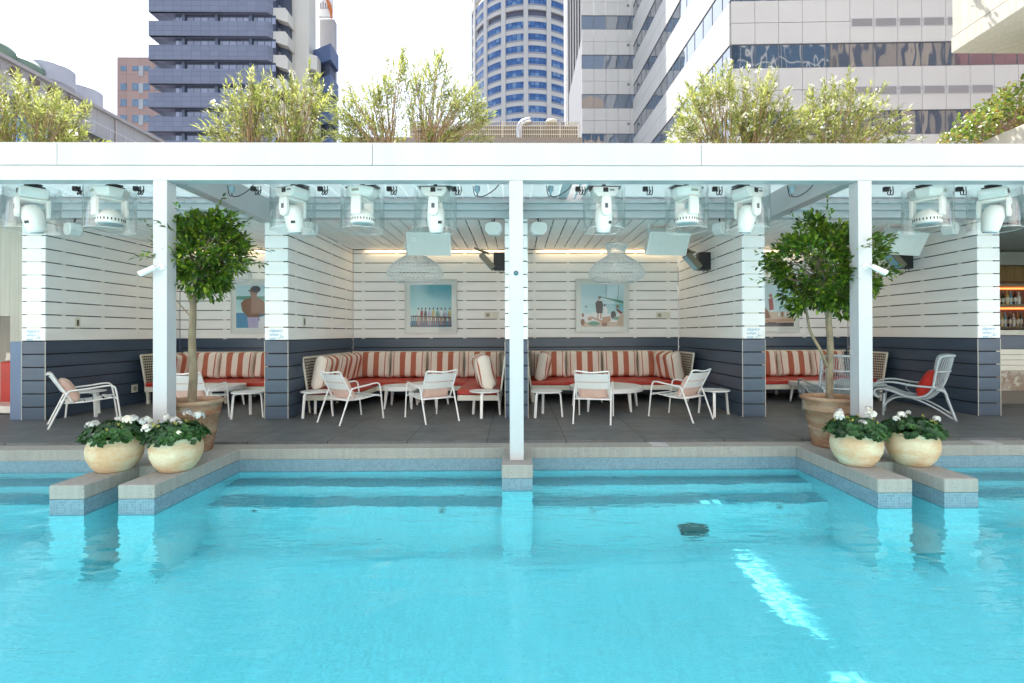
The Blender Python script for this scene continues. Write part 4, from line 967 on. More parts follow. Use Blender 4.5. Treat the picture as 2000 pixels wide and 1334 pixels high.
def d3(rc_, pl, ov):   # bare-chested man at the beach
    rc_(-1, 1, -1, 1, PAL); rc_(-1, 1, -1, 0.42, SKY); rc_(-1, 1, 0.32, 0.48, GRN); rc_(-1, 1, -1, -0.3, SEA)
    pl([(-0.15, -0.8), (0.2, -0.6), (1, -0.35), (1, -1), (-0.1, -1)], WHT); ov(0.55, 0.35, 0.18, 0.16, YEL); pl([(0.3, 0.2), (0.75, 0.15), (0.9, -0.4), (0.4, -0.45)], SND)
    pl([(-0.78, 0.15), (-0.62, 0.32), (-0.3, 0.42), (0.0, 0.42), (0.3, 0.28), (0.42, 0.05), (0.45, -0.35), (0.22, -0.42), (0.15, -0.30), (0.1, -0.52), (-0.45, -0.52), (-0.5, -0.42), (-0.72, -0.2)], SKN)
    rc_(-0.3, -0.02, 0.35, 0.62, SKN); ov(-0.16, 0.72, 0.2, 0.24, SKN); ov(-0.06, 0.80, 0.22, 0.17, RAIL); pl([(-0.48, -0.5), (0.06, -0.5), (0.05, -1), (-0.42, -1)], LIL); ov(0.7, -0.7, 0.16, 0.14, YEL); pl([(0.3, -1), (0.45, -0.82), (1, -0.85), (1, -1)], SKN)
    pl([(0.1, -0.5), (0.5, -0.4), (0.5, -0.85), (0.12, -0.9)], WHT); rc_(-0.42, -0.02, 0.70, 0.76, RAIL)
def d4(rc_, pl, ov):   # sunbathers on a terrace
    rc_(-1, 1, -1, 1, PAL); rc_(-1, 1, -1, -0.3, SND); rc_(-1, 1, -1, -0.82, RAIL)
    pl([(-0.2, 0.3), (0.0, 0.38), (0.05, -0.2), (-0.15, -0.25)], RED_); ov(-0.1, 0.45, 0.09, 0.1, SKN); pl([(-1, -0.4), (-0.5, 0.1), (-0.2, -0.3), (-0.1, -0.6), (-1, -0.65)], SKN)
    for x in (0.3, 0.45, 0.6, 0.8): ov(x, -0.42, 0.05, 0.14, WHT if x != 0.45 else SKN)
    pl([(-1, -0.7), (1, -0.62), (1, -0.75), (-1, -0.82)], LSK); rc_(-0.25, 0.15, -0.9, -0.80, BLK)
picture((-1.883, 10.70, 1.953), 1.15, 1.20, "white framed picture of a row of swimmers on a rail, left of the middle post", d1)
picture((1.904, 10.70, 1.956), 1.18, 1.19, "white framed picture of a summer deck party, right of the middle post", d2)
picture((-5.69, 10.70, 1.955), 1.16, 1.20, "white framed picture of a bare-chested man in sunglasses, behind the left potted tree", d3)
picture((5.70, 10.70, 1.955), 1.18, 1.20, "white framed picture of sunbathers, half hidden by the right potted tree", d4)
MB()

# ================================================================ PLANTS AND POTS
ficus = leafmat("ficus_leaf", [(0.015, 0.04, 0.006), (0.035, 0.095, 0.010), (0.08, 0.17, 0.016), (0.24, 0.36, 0.03)], 0.33, 0.28, (0.30, 0.45, 0.05), 7.0)
ole = leafmat("oleander_leaf", [(0.06, 0.09, 0.02), (0.15, 0.20, 0.04), (0.28, 0.31, 0.08), (0.44, 0.45, 0.20)], 0.5, 0.40, (0.50, 0.56, 0.14))
ger = leafmat("geranium_leaf", [(0.012, 0.05, 0.014), (0.022, 0.085, 0.02), (0.04, 0.12, 0.026)], 0.5, 0.15, (0.12, 0.25, 0.05))
shr = leafmat("shrub_leaf", [(0.05, 0.12, 0.02), (0.10, 0.20, 0.03), (0.22, 0.24, 0.05), (0.30, 0.16, 0.05)], 0.35, 0.3, (0.35, 0.45, 0.08))
petal = leafmat("white_petal", [(0.80, 0.80, 0.78), (0.85, 0.85, 0.84)], 0.6, 0.3, (0.9, 0.9, 0.9))
bud = P("yellow_green_bud", (0.42, 0.40, 0.07), 0.6, 0.2, 30)
rnd = random.Random(11)
def rdir(): 
    v = Vector((rnd.gauss(0, 1), rnd.gauss(0, 1), rnd.gauss(0, 1))); return v.normalized()
def leaf(b, p, d, L, w, fold=0.35, curve=0.15, oval=True):
    d = Vector(d).normalized(); side = d.cross(Vector((0, 0, 1)))
    if side.length < 0.05: side = Vector((1, 0, 0))
    side.normalize(); side = (Matrix.Rotation(rnd.uniform(-0.9, 0.9), 3, d) @ side); up = side.cross(d).normalized()
    p = Vector(p); w2 = w/2
    if oval:
        m1 = p + d*L*0.35 - up*curve*L*0.1; m2 = p + d*L*0.72 - up*curve*L*0.35; tip = p + d*L - up*curve*L
        vs = [p, m1+side*w2+up*fold*w2, m2+side*w2*0.8+up*fold*w2*0.8, tip, m2-side*w2*0.8+up*fold*w2*0.8, m1-side*w2+up*fold*w2, m1, m2]
        b.add(vs, [(0, 1, 6), (6, 1, 2, 7), (7, 2, 3), (0, 6, 5), (6, 7, 4, 5), (7, 3, 4)])
    else:
        m1 = p + d*L*0.45; tip = p + d*L - up*curve*L
        b.add([p, m1+side*w2+up*fold*w2, tip, m1-side*w2+up*fold*w2, m1], [(0, 1, 4), (4, 1, 2), (0, 4, 3), (4, 2, 3)])

def terracotta_pot(loc, lab):
    r = thing("terracotta_pot", loc, lab, "plant pot", "tall terracotta tree pots")
    pr = [(0.205, 0.0), (0.215, 0.02), (0.245, 0.21), (0.252, 0.216), (0.256, 0.226), (0.25, 0.236), (0.252, 0.24), (0.285, 0.43), (0.296, 0.437), (0.298, 0.447), (0.292, 0.457), (0.306, 0.545), (0.325, 0.56), (0.334, 0.58), (0.328, 0.60), (0.31, 0.605), (0.295, 0.60), (0.285, 0.56), (0.28, 0.50)]
    MB().lathe(pr, 56, cap1=False).build("body", terra, r, smooth=True)
    MB().lathe([(0.283, 0.525), (0.15, 0.54), (0.0, 0.545)], 32, cap0=False, cap1=False).build("soil", soil, r, smooth=True)
    return r
terracotta_pot((-3.86, 5.80, -0.03), "tall terracotta pot of the left tree, behind the left post")
terracotta_pot((3.84, 5.86, -0.03), "tall terracotta pot of the right tree, behind the right post")
def ficus_tree(loc, cen, rad, ncl, per, lab, stems, seed):
    rnd.seed(seed)
    r = thing("standard_tree", loc, lab, "potted tree", "clipped standard trees in terracotta pots")
    b = MB()
    for pts, r0, r1 in stems:
        c = crv(pts, 6); n = len(c); b.tube(c, [r0+(r1-r0)*i/(n-1) for i in range(n)], 10)
    top = Vector(stems[0][0][-1]); cl = []
    C = Vector(cen)
    for k in range(ncl):
        d = rdir(); q = rnd.uniform(0.35, 1.0)**0.45
        if d.z < -0.5: q *= 0.92
        wob = 1 + 0.13*math.sin(3*d.x+seed)+0.12*math.sin(5*d.x+2*seed+d.z*6)+rnd.uniform(-0.05, 0.07)
        p = C + Vector((d.x*rad[0], d.y*rad[1], d.z*rad[2]))*q*wob; cl.append((p, d))
        if k % 2 == 0:
            j = top + (C-top)*rnd.uniform(0.1, 0.6)
            b.tube(crv([j, (j+p)/2+rdir()*0.06, p], 3), [0.010]*4+[0.006]*2+[0.003], 5)
    b.build("trunk", bark, r, smooth=True)
    f = MB()
    for p, d in cl:
        s_ = rnd.uniform(0.07, 0.13)
        for _ in range(per):
            o = rdir()*s_*rnd.uniform(0.2, 1.0)
            leaf(f, p+o, (o.normalized()*0.6 + d*0.7 + rdir()*0.6 + Vector((0, 0, 0.15))), rnd.uniform(0.055, 0.085), rnd.uniform(0.028, 0.042))
    for _ in range(24):   # stray shoots breaking the outline
        d = rdir(); d.z = abs(d.z)*0.6 - 0.2; d.normalize(); p = C + Vector((d.x*rad[0], d.y*rad[1], d.z*rad[2]))*1.0
        for k in range(9): leaf(f, p + d*0.028*k, d+rdir()*0.9, 0.065, 0.026)
    f.build("crown", ficus, r)
    return r
ficus_tree((-3.86, 5.80, 0.51), (0.16, 0.0, 1.80), (0.46, 0.46, 0.52), 125, 36, "clipped standard tree with a round leafy crown, behind the left post",
   [([(0.02, 0, 0), (0.0, 0, 0.10), (0.015, 0, 0.35), (0.0, 0, 0.75), (0.01, 0.0, 1.05), (0.015, 0, 1.30)], 0.052, 0.032), ([(0.01, 0, 1.2), (0.05, 0.02, 1.4), (0.2, 0.0, 1.7)], 0.022, 0.01), ([(0.0, 0, 1.2), (-0.05, -0.02, 1.4), (-0.1, 0.02, 1.7)], 0.024, 0.01), ([(0.0, 0, 1.04), (-0.08, 0, 1.12), (-0.22, 0, 1.28)], 0.010, 0.005), ([(0.01, 0, 0.55), (-0.03, 0, 0.60), (-0.045, 0, 0.63)], 0.009, 0.006)], 3)
ficus_tree((3.84, 5.86, 0.51), (-0.10, 0.0, 1.62), (0.55, 0.54, 0.64), 165, 36, "clipped standard tree with two stems and a wide leafy crown, behind the right post",
   [([(-0.02, 0, 0), (-0.02, 0, 0.3), (-0.01, 0, 0.7), (-0.03, 0, 1.0), (-0.03, 0, 1.35)], 0.042, 0.030), ([(-0.05, 0, 0.42), (-0.13, 0.0, 0.62), (-0.24, 0.02, 0.85), (-0.30, 0.0, 1.10), (-0.36, 0.0, 1.3)], 0.020, 0.011), ([(-0.02, 0, 1.2), (0.1, 0.0, 1.5), (0.3, 0, 1.7)], 0.02, 0.008)], 5)

def bowl(loc, lab, seed):
    r = thing("clay_bowl", loc, lab, "plant pot", "pale round clay bowls on the beams", seed*1.3); r.scale = (1.0, 1.0, 1.10)
    pr = [(0.135, 0.0), (0.15, 0.008), (0.195, 0.06), (0.228, 0.13), (0.237, 0.185), (0.232, 0.235), (0.215, 0.275), (0.210, 0.285), (0.222, 0.292), (0.232, 0.300), (0.229, 0.310), (0.215, 0.312), (0.20, 0.305), (0.195, 0.27), (0.20, 0.25)]
    MB().lathe(pr, 56, cap1=False, wob=0.012).build("body", bowlm, r, smooth=True)
    MB().lathe([(0.202, 0.262), (0.1, 0.28), (0, 0.285)], 28, cap0=False, cap1=False).build("soil", soil, r, smooth=True)
    return r
def geranium(loc, lab, seed, flowers):
    rnd.seed(seed)
    r = thing("geranium", loc, lab, "flowering plant", "white flowering geraniums in the clay bowls")
    f = MB(); st = MB()
    for k in range(430):
        a = rnd.uniform(0, 2*math.pi); q = rnd.uniform(0, 1)**0.55; rr_ = q*0.29
        z = 0.055 + 0.105*(1-q**2.4) + rnd.uniform(-0.04, 0.02) - (0.02 if q > 0.9 else 0)
        p = Vector((rr_*math.cos(a), rr_*math.sin(a), z))
        n_ = (Vector((math.cos(a)*q*0.9, math.sin(a)*q*0.9, 0.75)) + rdir()*0.35).normalized(); s_ = rnd.uniform(0.024, 0.042)
        t1 = n_.orthogonal().normalized(); t2 = n_.cross(t1); vs = [p - n_*s_*0.25]
        m_ = 11; ph = rnd.uniform(0, 6.28)
        for j in range(m_):
            b_ = 2*math.pi*j/m_ + ph; ww = s_*(1+0.09*math.cos(5*b_))*(1.0 if j else 0.55)
            vs.append(p + (t1*math.cos(b_)+t2*math.sin(b_))*ww + n_*s_*0.12*math.cos(3*b_))
        f.add(vs, [(0, 1+j, 1+(j+1) % m_) for j in range(m_)])
        if k % 3 == 0: st.tube([(p.x*0.3, p.y*0.3, -0.03), (p.x*0.8, p.y*0.8, p.z*0.5), tuple(p-n_*s_*0.25)], 0.002, 4)
    f.build("foliage", ger, r); 
    for i, (x, y, z, s_) in enumerate(flowers):
        c = Vector((x, y, z)); b = MB()
        for k in range(int(38*s_/0.045)):
            d = rdir(); 
            if d.z < -0.25: d.z = -d.z
            d.normalize(); p = c + d*s_*Vector((1, 1, 0.75)).length/1.6*rnd.uniform(0.75, 1.05)
            t1 = d.orthogonal().normalized(); t2 = d.cross(t1); ph = rnd.uniform(0, 6)
            for j in range(5):
                a = 2*math.pi*j/5+ph; u = t1*math.cos(a)+t2*math.sin(a); v = d.cross(u)
                b.add([p, p+u*0.009+v*0.0075, p+u*0.017+d*0.002, p+u*0.009-v*0.0075], [(0, 1, 2, 3)])
        b.build("flower_head", petal, r)
        st.tube([(x*0.5, y*0.5, 0.0), (x*0.9, y*0.9, z*0.6), (x, y, z)], 0.0025, 4)
    for k in range(9):
        bb = MB()
        a = rnd.uniform(0, 6.28); q = rnd.uniform(0.3, 0.95)*0.24; x, y, z = q*math.cos(a), q*math.sin(a), rnd.uniform(0.12, 0.19)
        for j in range(5): bb.ell((x+rnd.uniform(-.012, .012), y+rnd.uniform(-.012, .012), z+rnd.uniform(-.01, .01)), (0.005, 0.005, 0.008), 4)
        st.tube([(x*0.6, y*0.6, 0.0), (x, y, z)], 0.002, 4)
        bb.build("bud_cluster", bud, r)
    st.build("stems", ger, r)
    return r
BL = [((-4.09, 4.98, -0.03), "pale clay bowl on the leftmost beam", "geranium with a fringe of white flower heads in the leftmost clay bowl", [(-0.22, -0.05, 0.15, .04), (-0.14, -0.08, 0.16, .045), (0.02, 0.02, 0.20, .035), (0.14, -0.02, 0.20, .045), (0.21, -0.02, 0.19, .045), (0.10, 0.1, 0.19, .04), (-0.03, -0.22, 0.08, .016)]),
      ((-3.47, 4.98, -0.03), "pale clay bowl on the second beam, before the left terracotta pot", "geranium with large white flower heads in the bowl before the left terracotta pot", [(-0.25, -0.08, 0.19, .055), (-0.19, -0.14, 0.13, .05), (-0.13, 0.05, 0.21, .04), (-0.03, 0.02, 0.18, .045), (0.06, -0.05, 0.16, .03), (0.03, 0.12, 0.24, .05), (0.14, 0.1, 0.22, .04), (0.23, 0.0, 0.23, .05), (0.15, -0.19, 0.10, .018)]),
      ((3.56, 5.04, -0.03), "pale clay bowl on the third beam, before the right terracotta pot", "geranium with three white flower heads in the bowl before the right terracotta pot", [(-0.21, -0.05, 0.19, .055), (-0.12, 0.08, 0.22, .04), (-0.03, -0.14, 0.13, .045), (0.14, -0.02, 0.20, .06), (0.17, 0.05, 0.26, .03)]),
      ((4.15, 5.03, -0.03), "pale clay bowl on the rightmost beam", "sparsely flowering geranium with yellow buds in the rightmost clay bowl", [(-0.21, -0.05, 0.17, .03), (-0.13, -0.02, 0.20, .04), (0.0, 0.05, 0.22, .018), (0.24, -0.02, 0.16, .035)])]
for i, (l, lb, lg, fl) in enumerate(BL):
    bowl(l, lb, i); geranium((l[0], l[1], 0.28), lg, 20+i, fl)

# oleanders in the roof planter ----------------------------------------
PZ = 4.25
pl_ = thing("roof_planter", (0, 9.6, 3.7), "long white roof planter hidden behind the fascia under the oleanders", "planter")
MB().box(-11.5, 8.2, 9.1, 10.4, 3.7005, PZ).build("trough", white, pl_, world=True)
MB().box(-11.4, 8.1, 9.2, 10.3, PZ, PZ+0.02).build("soil", soil, pl_, world=True)
def oleander(prof, bases, nend, lab, seed, nfl, y0=9.6):
    rnd.seed(seed); xs = [p[0] for p in prof]
    r = thing("oleander_shrub", (bases[0], y0, PZ), lab, "shrub", "oleander shrubs growing on the cabana roof")
    def top(x):
        for (a, za), (b_, zb) in zip(prof[:-1], prof[1:]):
            if a <= x <= b_: return za+(zb-za)*(x-a)/(b_-a)
        return prof[0][1] if x < xs[0] else prof[-1][1]
    f = MB(); st = MB(); fl = MB()
    for k in range(nend):
        x = rnd.uniform(xs[0], xs[-1]); zt = top(x); q = rnd.uniform(0, 1)
        z = 4.55 + (zt-4.55)*(1-q**1.6*0.95) + rnd.uniform(-0.28, 0.10); y = y0 + rnd.uniform(-0.55, 0.55)*(1-0.3*(z-4.5)/2.5)
        bx = min(bases, key=lambda v: abs(v-x)+rnd.uniform(0, 0.35)); e = Vector((x, y, z)); s_ = Vector((bx+rnd.uniform(-0.15, 0.15), y0+rnd.uniform(-0.15, 0.15), PZ))
        mid = s_*0.5+e*0.5 + Vector(((bx-x)*0.12, 0, 0.10*abs(x-bx)))
        c = crv([s_, mid, e], 5); n = len(c)
        if k % 2 == 0 or z > zt-0.25: st.tube(c, [0.012-0.009*i/(n-1) for i in range(n)], 5)
        d0 = (c[-1]-c[-2]).normalized()
        nl = rnd.randint(16, 26)
        for j in range(nl):
            t_ = j/nl; p = e - d0*0.36*t_ + rdir()*0.012; a = rnd.uniform(0, 6.28)
            t1 = d0.orthogonal().normalized(); t2 = d0.cross(t1); rad_ = t1*math.cos(a)+t2*math.sin(a)
            leaf(f, p, d0*(1.1-0.8*t_)+rad_*(0.45+0.7*t_)+Vector((0, 0, 0.1)), rnd.uniform(0.10, 0.175), rnd.uniform(0.019, 0.028), 0.3, rnd.uniform(0, 0.3), oval=False)
        if rnd.random() < nfl:
            for j in range(rnd.randint(4, 9)):
                p = e + d0*0.03 + rdir()*0.055; u = rdir(); t1 = u.orthogonal().normalized(); t2 = u.cross(t1)
                vs = [p] + [p+(t1*math.cos(2*math.pi*i/10)+t2*math.sin(2*math.pi*i/10))*(0.026 if i % 2 else 0.014)+u*0.006 for i in range(10)]
                fl.add(vs, [(0, 1+i, 1+(i+1) % 10) for i in range(10)])
    st.build("stems", twig, r, world=True, smooth=True); f.build("foliage", ole, r, world=True)
    if fl.v: fl.build("blossom", petal, r, world=True)
    return r
oleander([(-10.6, 6.5), (-10.1, 6.6), (-9.7, 6.45), (-9.4, 6.2), (-9.0, 6.2), (-8.7, 5.95), (-8.45, 5.7), (-8.3, 5.25)], [-10.0, -9.3], 250, "oleander shrub at the far left above the fascia, before the grey shed wall", 31, 0.16)
oleander([(-5.95, 5.5), (-5.8, 5.75), (-5.7, 6.3), (-5.4, 6.15), (-5.1, 6.45), (-4.85, 6.3), (-4.6, 6.55), (-4.3, 6.45), (-4.0, 6.5), (-3.8, 6.45), (-3.68, 6.0)], [-5.2, -4.4], 290, "oleander shrub covering the foot of the dark blue tower", 32, 0.14)
oleander([(-3.75, 5.6), (-3.5, 6.3), (-3.3, 6.1), (-3.0, 6.35), (-2.6, 6.6), (-2.42, 6.95), (-2.2, 7.0), (-2.0, 6.7), (-1.75, 6.7), (-1.52, 7.05), (-1.3, 6.6), (-1.1, 6.2), (-0.85, 6.3), (-0.6, 5.95), (-0.45, 5.5)], [-2.5, -1.8], 370, "tallest oleander shrub, left of the round tower, with bare fanned stems", 33, 0.04)
oleander([(3.1, 5.4), (3.25, 6.0), (3.55, 6.45), (3.8, 6.4), (4.05, 6.75), (4.3, 6.72), (4.6, 6.45), (4.9, 6.5), (5.15, 6.3), (5.4, 5.9), (5.85, 5.55)], [4.1, 4.7], 410, "white-flowered oleander shrub before the corner of the pale office building", 34, 0.42)
oleander([(5.55, 5.5), (5.75, 6.0), (6.0, 6.4), (6.3, 6.3), (6.5, 6.5), (6.75, 6.05), (7.0, 6.4), (7.25, 6.45), (7.05, 5.9), (7.6, 5.6), (7.75, 5.4)], [6.3], 230, "smaller white-flowered oleander shrub left of the ivy-like shrub", 35, 0.42)

# board-marked planter and its shrub on the right
r = thing("concrete_planter", (9.6, 8.0, 3.45), "board-marked concrete planter wall at upper right", "planter")
MB().box(8.5, 14, 5.0, 9.4, 3.431, 4.83).build("planter_body", concb, r, world=True, bev=0.01)
rnd.seed(77)
r = thing("trailing_shrub", (9.3, 8.9, 4.83), "broad-leaved green and brown shrub with bare stems in the concrete planter at upper right", "shrub")
f = MB(); st = MB()
for k in range(420):
    x = rnd.uniform(8.2, 11.0); zt = 5.1 + min(1.0, max(0, (x-8.25)/1.0))**0.8*0.78 + 0.16*max(0, x-9.25) + 0.08*math.sin(5*x)
    y = rnd.uniform(8.0, 9.6); q = rnd.random(); z = 4.75+(zt-4.75)*(1-q*q*0.95); e = Vector((x, y, z))
    s_ = Vector((x+0.5*(9.6-x)+rnd.uniform(-0.4, 0.4), 8.9, 4.8)); c = crv([s_, (s_+e)/2+rdir()*0.12, e], 4)
    if k % 2 == 0: st.tube(c, [0.013-0.010*i/(len(c)-1) for i in range(len(c))], 5)
    for j in range(9): leaf(f, e+rdir()*0.09, rdir()+Vector((0, -0.3, 0.2)), rnd.uniform(0.06, 0.10), rnd.uniform(0.045, 0.065), 0.2, 0.3)
st.build("stems", twig, r, world=True, smooth=True); f.build("foliage", shr, r, world=True)
r = thing("concrete_overhang", (8.2, 7.0, 6.6), "board-marked concrete balcony block jutting in at the upper right corner", "concrete overhang")
MB().box(8.21, 15, 3.0, 9.0, 6.60, 6.885).build("soffit_band", concb, r, world=True, bev=0.012)
MB().box(8.225, 15, 3.0, 8.985, 6.90, 9.5).build("parapet", concb, r, world=True, bev=0.008)
MB().box(8.235, 15, 3.0, 8.98, 6.8851, 6.8999).build("groove", dark, r, world=True)
rnd.seed(5)
r = thing("hanging_foliage", (8.0, 8.9, 8.0), "sprig of leaves hanging in at the top edge beside the concrete balcony", "foliage")
f = MB(); st = MB()
for x, z in ((7.95, 7.83), (8.05, 7.80), (8.15, 7.86), (7.9, 7.95), (8.2, 7.95), (8.1, 8.1)):
    st.tube(crv([(8.1, 8.95, 8.6), ((8.1+x)/2, 8.9, 8.25), (x, 8.8, z)], 4), 0.006, 5)
    for j in range(8): leaf(f, Vector((x, 8.8, z))+rdir()*0.05, rdir()+Vector((0, 0, -0.4)), 0.08, 0.045, 0.2, 0.3)
st.build("stems", twig, r, world=True); f.build("foliage", ole, r, world=True)

# ================================================================ BAR at far right
r = thing("bar_counter", (9.5, 8.9, 0), "bar counter with pale top, navy and cream boards and marble base at far right", "bar counter")
MB().box(8.0, 12.5, 8.86, 9.6, 1.29, 1.385).build("counter_top", P("pale_stone", (0.55, 0.53, 0.46), 0.4, 0.15, 5), r, world=True, bev=0.006)
MB().box(8.0, 12.5, 8.95, 9.55, 1.03, 1.2899).build("navy_panel", navy, r, world=True, bev=0.004)
b = MB()
for k in range(4): b.box(8.0, 12.5, 8.93, 8.96, 0.63+k*0.1, 0.724+k*0.1)
b.build("cream_boards", cream, r, world=True, bev=0.003)
def marble():
    m, t, p = nt("veined_marble"); n = noise(t, 2.2, 8, 0.7); m2 = ramp(t, n, [(0.40, (0.40, 0.36, 0.30)), (0.50, (0.22, 0.15, 0.10)), (0.54, (0.48, 0.44, 0.38)), (1, (0.52, 0.49, 0.44))])
    t.links.new(m2, p.inputs['Base Color']); p.inputs['Roughness'].default_value = 0.3; return m
MB().box(8.0, 12.5, 8.955, 9.55, 0.25, 0.6299).build("marble_base", marble(), r, world=True)
MB().box(8.0, 12.5, 9.0, 9.55, 0.0, 0.2499).build("kick_plate", P("kick_grey", (0.14, 0.13, 0.11), 0.5), r, world=True)
r = thing("back_bar", (9.5, 10.6, 0), "dark back bar with two lit bottle shelves at far right", "shelving")
MB().box(8.0, 13.5, 10.72, 10.8, 0, 3.1).build("back_panel", P("dark_timber", (0.20, 0.075, 0.035), 0.5, 0.3, 4), r, world=True)
MB().box(8.0, 13.5, 10.66, 10.715, 2.48, 3.0).build("timber_panel", P("honey_timber", (0.20, 0.125, 0.04), 0.5, 0.3, 3, stretch=(8, 1, 0.4)), r, world=True)
shelfm = P("shelf_edge", (0.22, 0.19, 0.11), 0.4)
for z in (1.47, 1.955, 2.40):
    MB().box(8.0, 13.5, 10.38, 10.7, z-0.05, z).build("shelf", shelfm, r, world=True)
    if z > 1.5: MB().box(8.0, 13.5, 10.69, 10.70, z-0.10, z-0.06).build("light_strip", P("amber_strip", (1, 0.3, 0.1), 0.5, emit=(1.0, 0.22, 0.06), es=0.9), r, world=True)
gcol = [(0.02, 0.05, 0.02), (0.25, 0.12, 0.03), (0.45, 0.45, 0.42), (0.05, 0.02, 0.02), (0.10, 0.22, 0.28), (0.40, 0.28, 0.08)]
gm = [P("bottle_glass_%s" % "abcdef"[i], c, 0.12, spec=0.9) for i, c in enumerate(gcol)]
lab_m = P("paper_label", (0.55, 0.52, 0.42), 0.7)
words = ["green", "amber", "clear", "dark", "blue", "honey"]; ORD = ["first", "second", "third", "fourth", "fifth", "sixth", "seventh"]
for sh, z in enumerate((1.4705, 1.9555)):
    for k in range(7):
        x = 10.52 + k*0.088 + rnd.uniform(-0.01, 0.01) - 0.05*sh
        ci = (k*5+sh*2) % 6; h_ = rnd.uniform(0.26, 0.33); w_ = rnd.uniform(0.030, 0.038)
        q = thing("liquor_bottle", (x, 10.46, z), "%s bottle, %s visible one on the %s shelf of the back bar" % (words[ci], ORD[k], ["lower", "upper"][sh]), "bottle", "bottles on the back bar")
        MB().lathe([(w_, 0.001), (w_, h_*0.58), (w_*0.75, h_*0.68), (0.012, h_*0.76), (0.012, h_*0.95), (0.015, h_*0.95), (0.015, h_)], 12).build("glass_body", gm[ci], q, smooth=True, auto=40)
        MB().lathe([(w_+0.001, h_*0.18), (w_+0.001, h_*0.48)], 12, cap0=False, cap1=False).build("label", lab_m, q, smooth=True)
r = thing("bar_ceiling", (10, 9, 3.1), "grey boarded ceiling over the bar at far right", "ceiling")
b = MB()
for k in range(22): b.box(7.82, 13.5, 7.9+k*0.13, 7.9+k*0.13+0.12, 3.10, 3.13)
b.build("boards", P("grey_boards", (0.30, 0.30, 0.27), 0.6), r, world=True)
MB().box(7.82, 13.5, 7.9, 10.8, 3.14, 3.2).build("core", dark, r, world=True)
MB().box(7.85, 13.5, 10.2, 10.30, 2.78, 3.06).build("pelmet", P("grey_pelmet", (0.20, 0.21, 0.18), 0.6), r, world=True)
MB().box(13.3, 13.5, 6.2, 10.8, 0, 3.1).build("end_wall", navy, r, world=True)

# ================================================================ POOL FITTINGS
r = thing("underwater_light", (1.90, 5.238, -1.60), "round dark teal underwater light on the deep pool wall right of the middle", "pool light")
MB().lathe([(0.15, 0.0), (0.155, 0.02), (0.13, 0.035)], 28, M=RX(90), cap1=False, cap0=False).build("ring", P("ring_dark", (0.02, 0.06, 0.06), 0.4), r, smooth=True)
MB().lathe([(0.13, 0.033), (0.07, 0.055), (0, 0.06)], 28, M=RX(90), cap1=False, cap0=False).build("lens", P("teal_glass", (0.02, 0.10, 0.10), 0.1), r, smooth=True)
n0 = thing("pool_inlet", (-2.82, 5.238, -1.05), "white pool inlet under the steps, leftmost of the central bay", "pool inlet", "pool inlets under the steps")
MB().lathe([(0.045, 0), (0.045, 0.01), (0.02, 0.014)], 18, M=RX(90), cap1=False).build("flange", white, n0, smooth=True, auto=30)
MB().lathe([(0.018, 0.0145), (0, 0.015)], 12, M=RX(90), cap0=False, cap1=False).build("eye", dark, n0)
for x, lb in ((-0.81, "white pool inlet under the steps just left of the middle pier"), (0.83, "white pool inlet under the steps just right of the middle pier"), (2.84, "white pool inlet under the steps, rightmost of the central bay")):
    again(n0, (x, 5.238, -1.05), None, lb)

# ================================================================ CITY BEHIND
pan_blue = grid_mat("blue_spandrel_panels", (0.20, 0.22, 0.30), (0.10, 0.12, 0.18), 1.36, 0.035, 0.30, 0.07, bumpy=0, sxyz=(1.36, 1.36, 0.75), spec=0.6)
blue_glass = grid_mat("tower_glass", (0.30, 0.33, 0.45), (0.05, 0.06, 0.09), 1.05, 0.09, 0.12, 0.25, bumpy=0, sxyz=(1.05, 1.05, 50), spec=0.9)
recess = P("recess_dark_blue", (0.06, 0.075, 0.12), 0.5)
pale_conc = P("pale_render", (0.66, 0.64, 0.58), 0.8, 0.08, 0.15)
city = "city buildings behind the pool"
# dark blue balconied tower
r = thing("office_tower", (-44, 72, -3.2), "dark blue office tower with overhanging spandrel bands at upper left", "office tower", city)
MB().box(-50.9, -34.6, 74.0, 77, -3.2, 62).build("core", recess, r, world=True)
MB().box(-51.0, -36.0, 72.81, 73.99, -3.2, 62).build("recess_wall", recess, r, world=True)
PT = 3.555; B0 = 51.95 - 4.10
nb = 9
for k in range(-1, nb):
    zt = 47.78 - (k-1)*PT + 0.02 if True else 0
    zb = zt - 2.22
    b = MB(); x0, x1, y0 = -54.37, -36.8, 72.0
    b.box(x0, x1, y0, y0+0.35, zb, zt)
    b.add([(x0, y0, zb), (x1, y0, zb), (x1, y0+2.0, zb+0.02), (-50.95, y0+2.0, zb+0.02), (x0, y0+0.35, zb)], [(0, 4, 3, 2, 1)])
    b.prism([(x0, y0+0.3501), (x0+0.3, y0+0.3501), (x0+0.3, y0+9), (x0, y0+9)], 2, zb, zt)
    b.prism([(x1, y0), (-35.15, y0+3.2), (-35.15, y0+6.5), (-37, y0+6.5), (-37, y0+0.35), (x1, y0+0.35)], 2, zb, zt)
    b.box(x0+0.3, x1, y0+0.3501, y0+2.05, zt-0.12, zt-0.02)
    b.build("spandrel_band", pan_blue, r, world=True)
for k in range(-1, nb):
    zt = 47.78 - (k-1)*PT + 0.02; wb, wt = zt - PT + 0.02, zt - 2.22
    for a, c_ in ((-50.85, -49.9), (-49.1, -45.05), (-44.2, -40.0), (-39.2, -36.0)):
        MB().box(a, c_, 72.72, 72.79, zt-PT+0.01, zt-PT+0.98).build("window", blue_glass, r, world=True)
        MB().box(a-0.02, c_+0.02, 72.74, 72.80, zt-PT+0.9801, zt-2.24).build("transom_shade", recess, r, world=True)
    for a in (-49.6, -44.7, -39.6): MB().box(a-0.22, a+0.22, 72.5, 72.95, zt-PT, zt-2.24).build("column", P("column_blue", (0.11, 0.14, 0.21), 0.5), r, world=True)
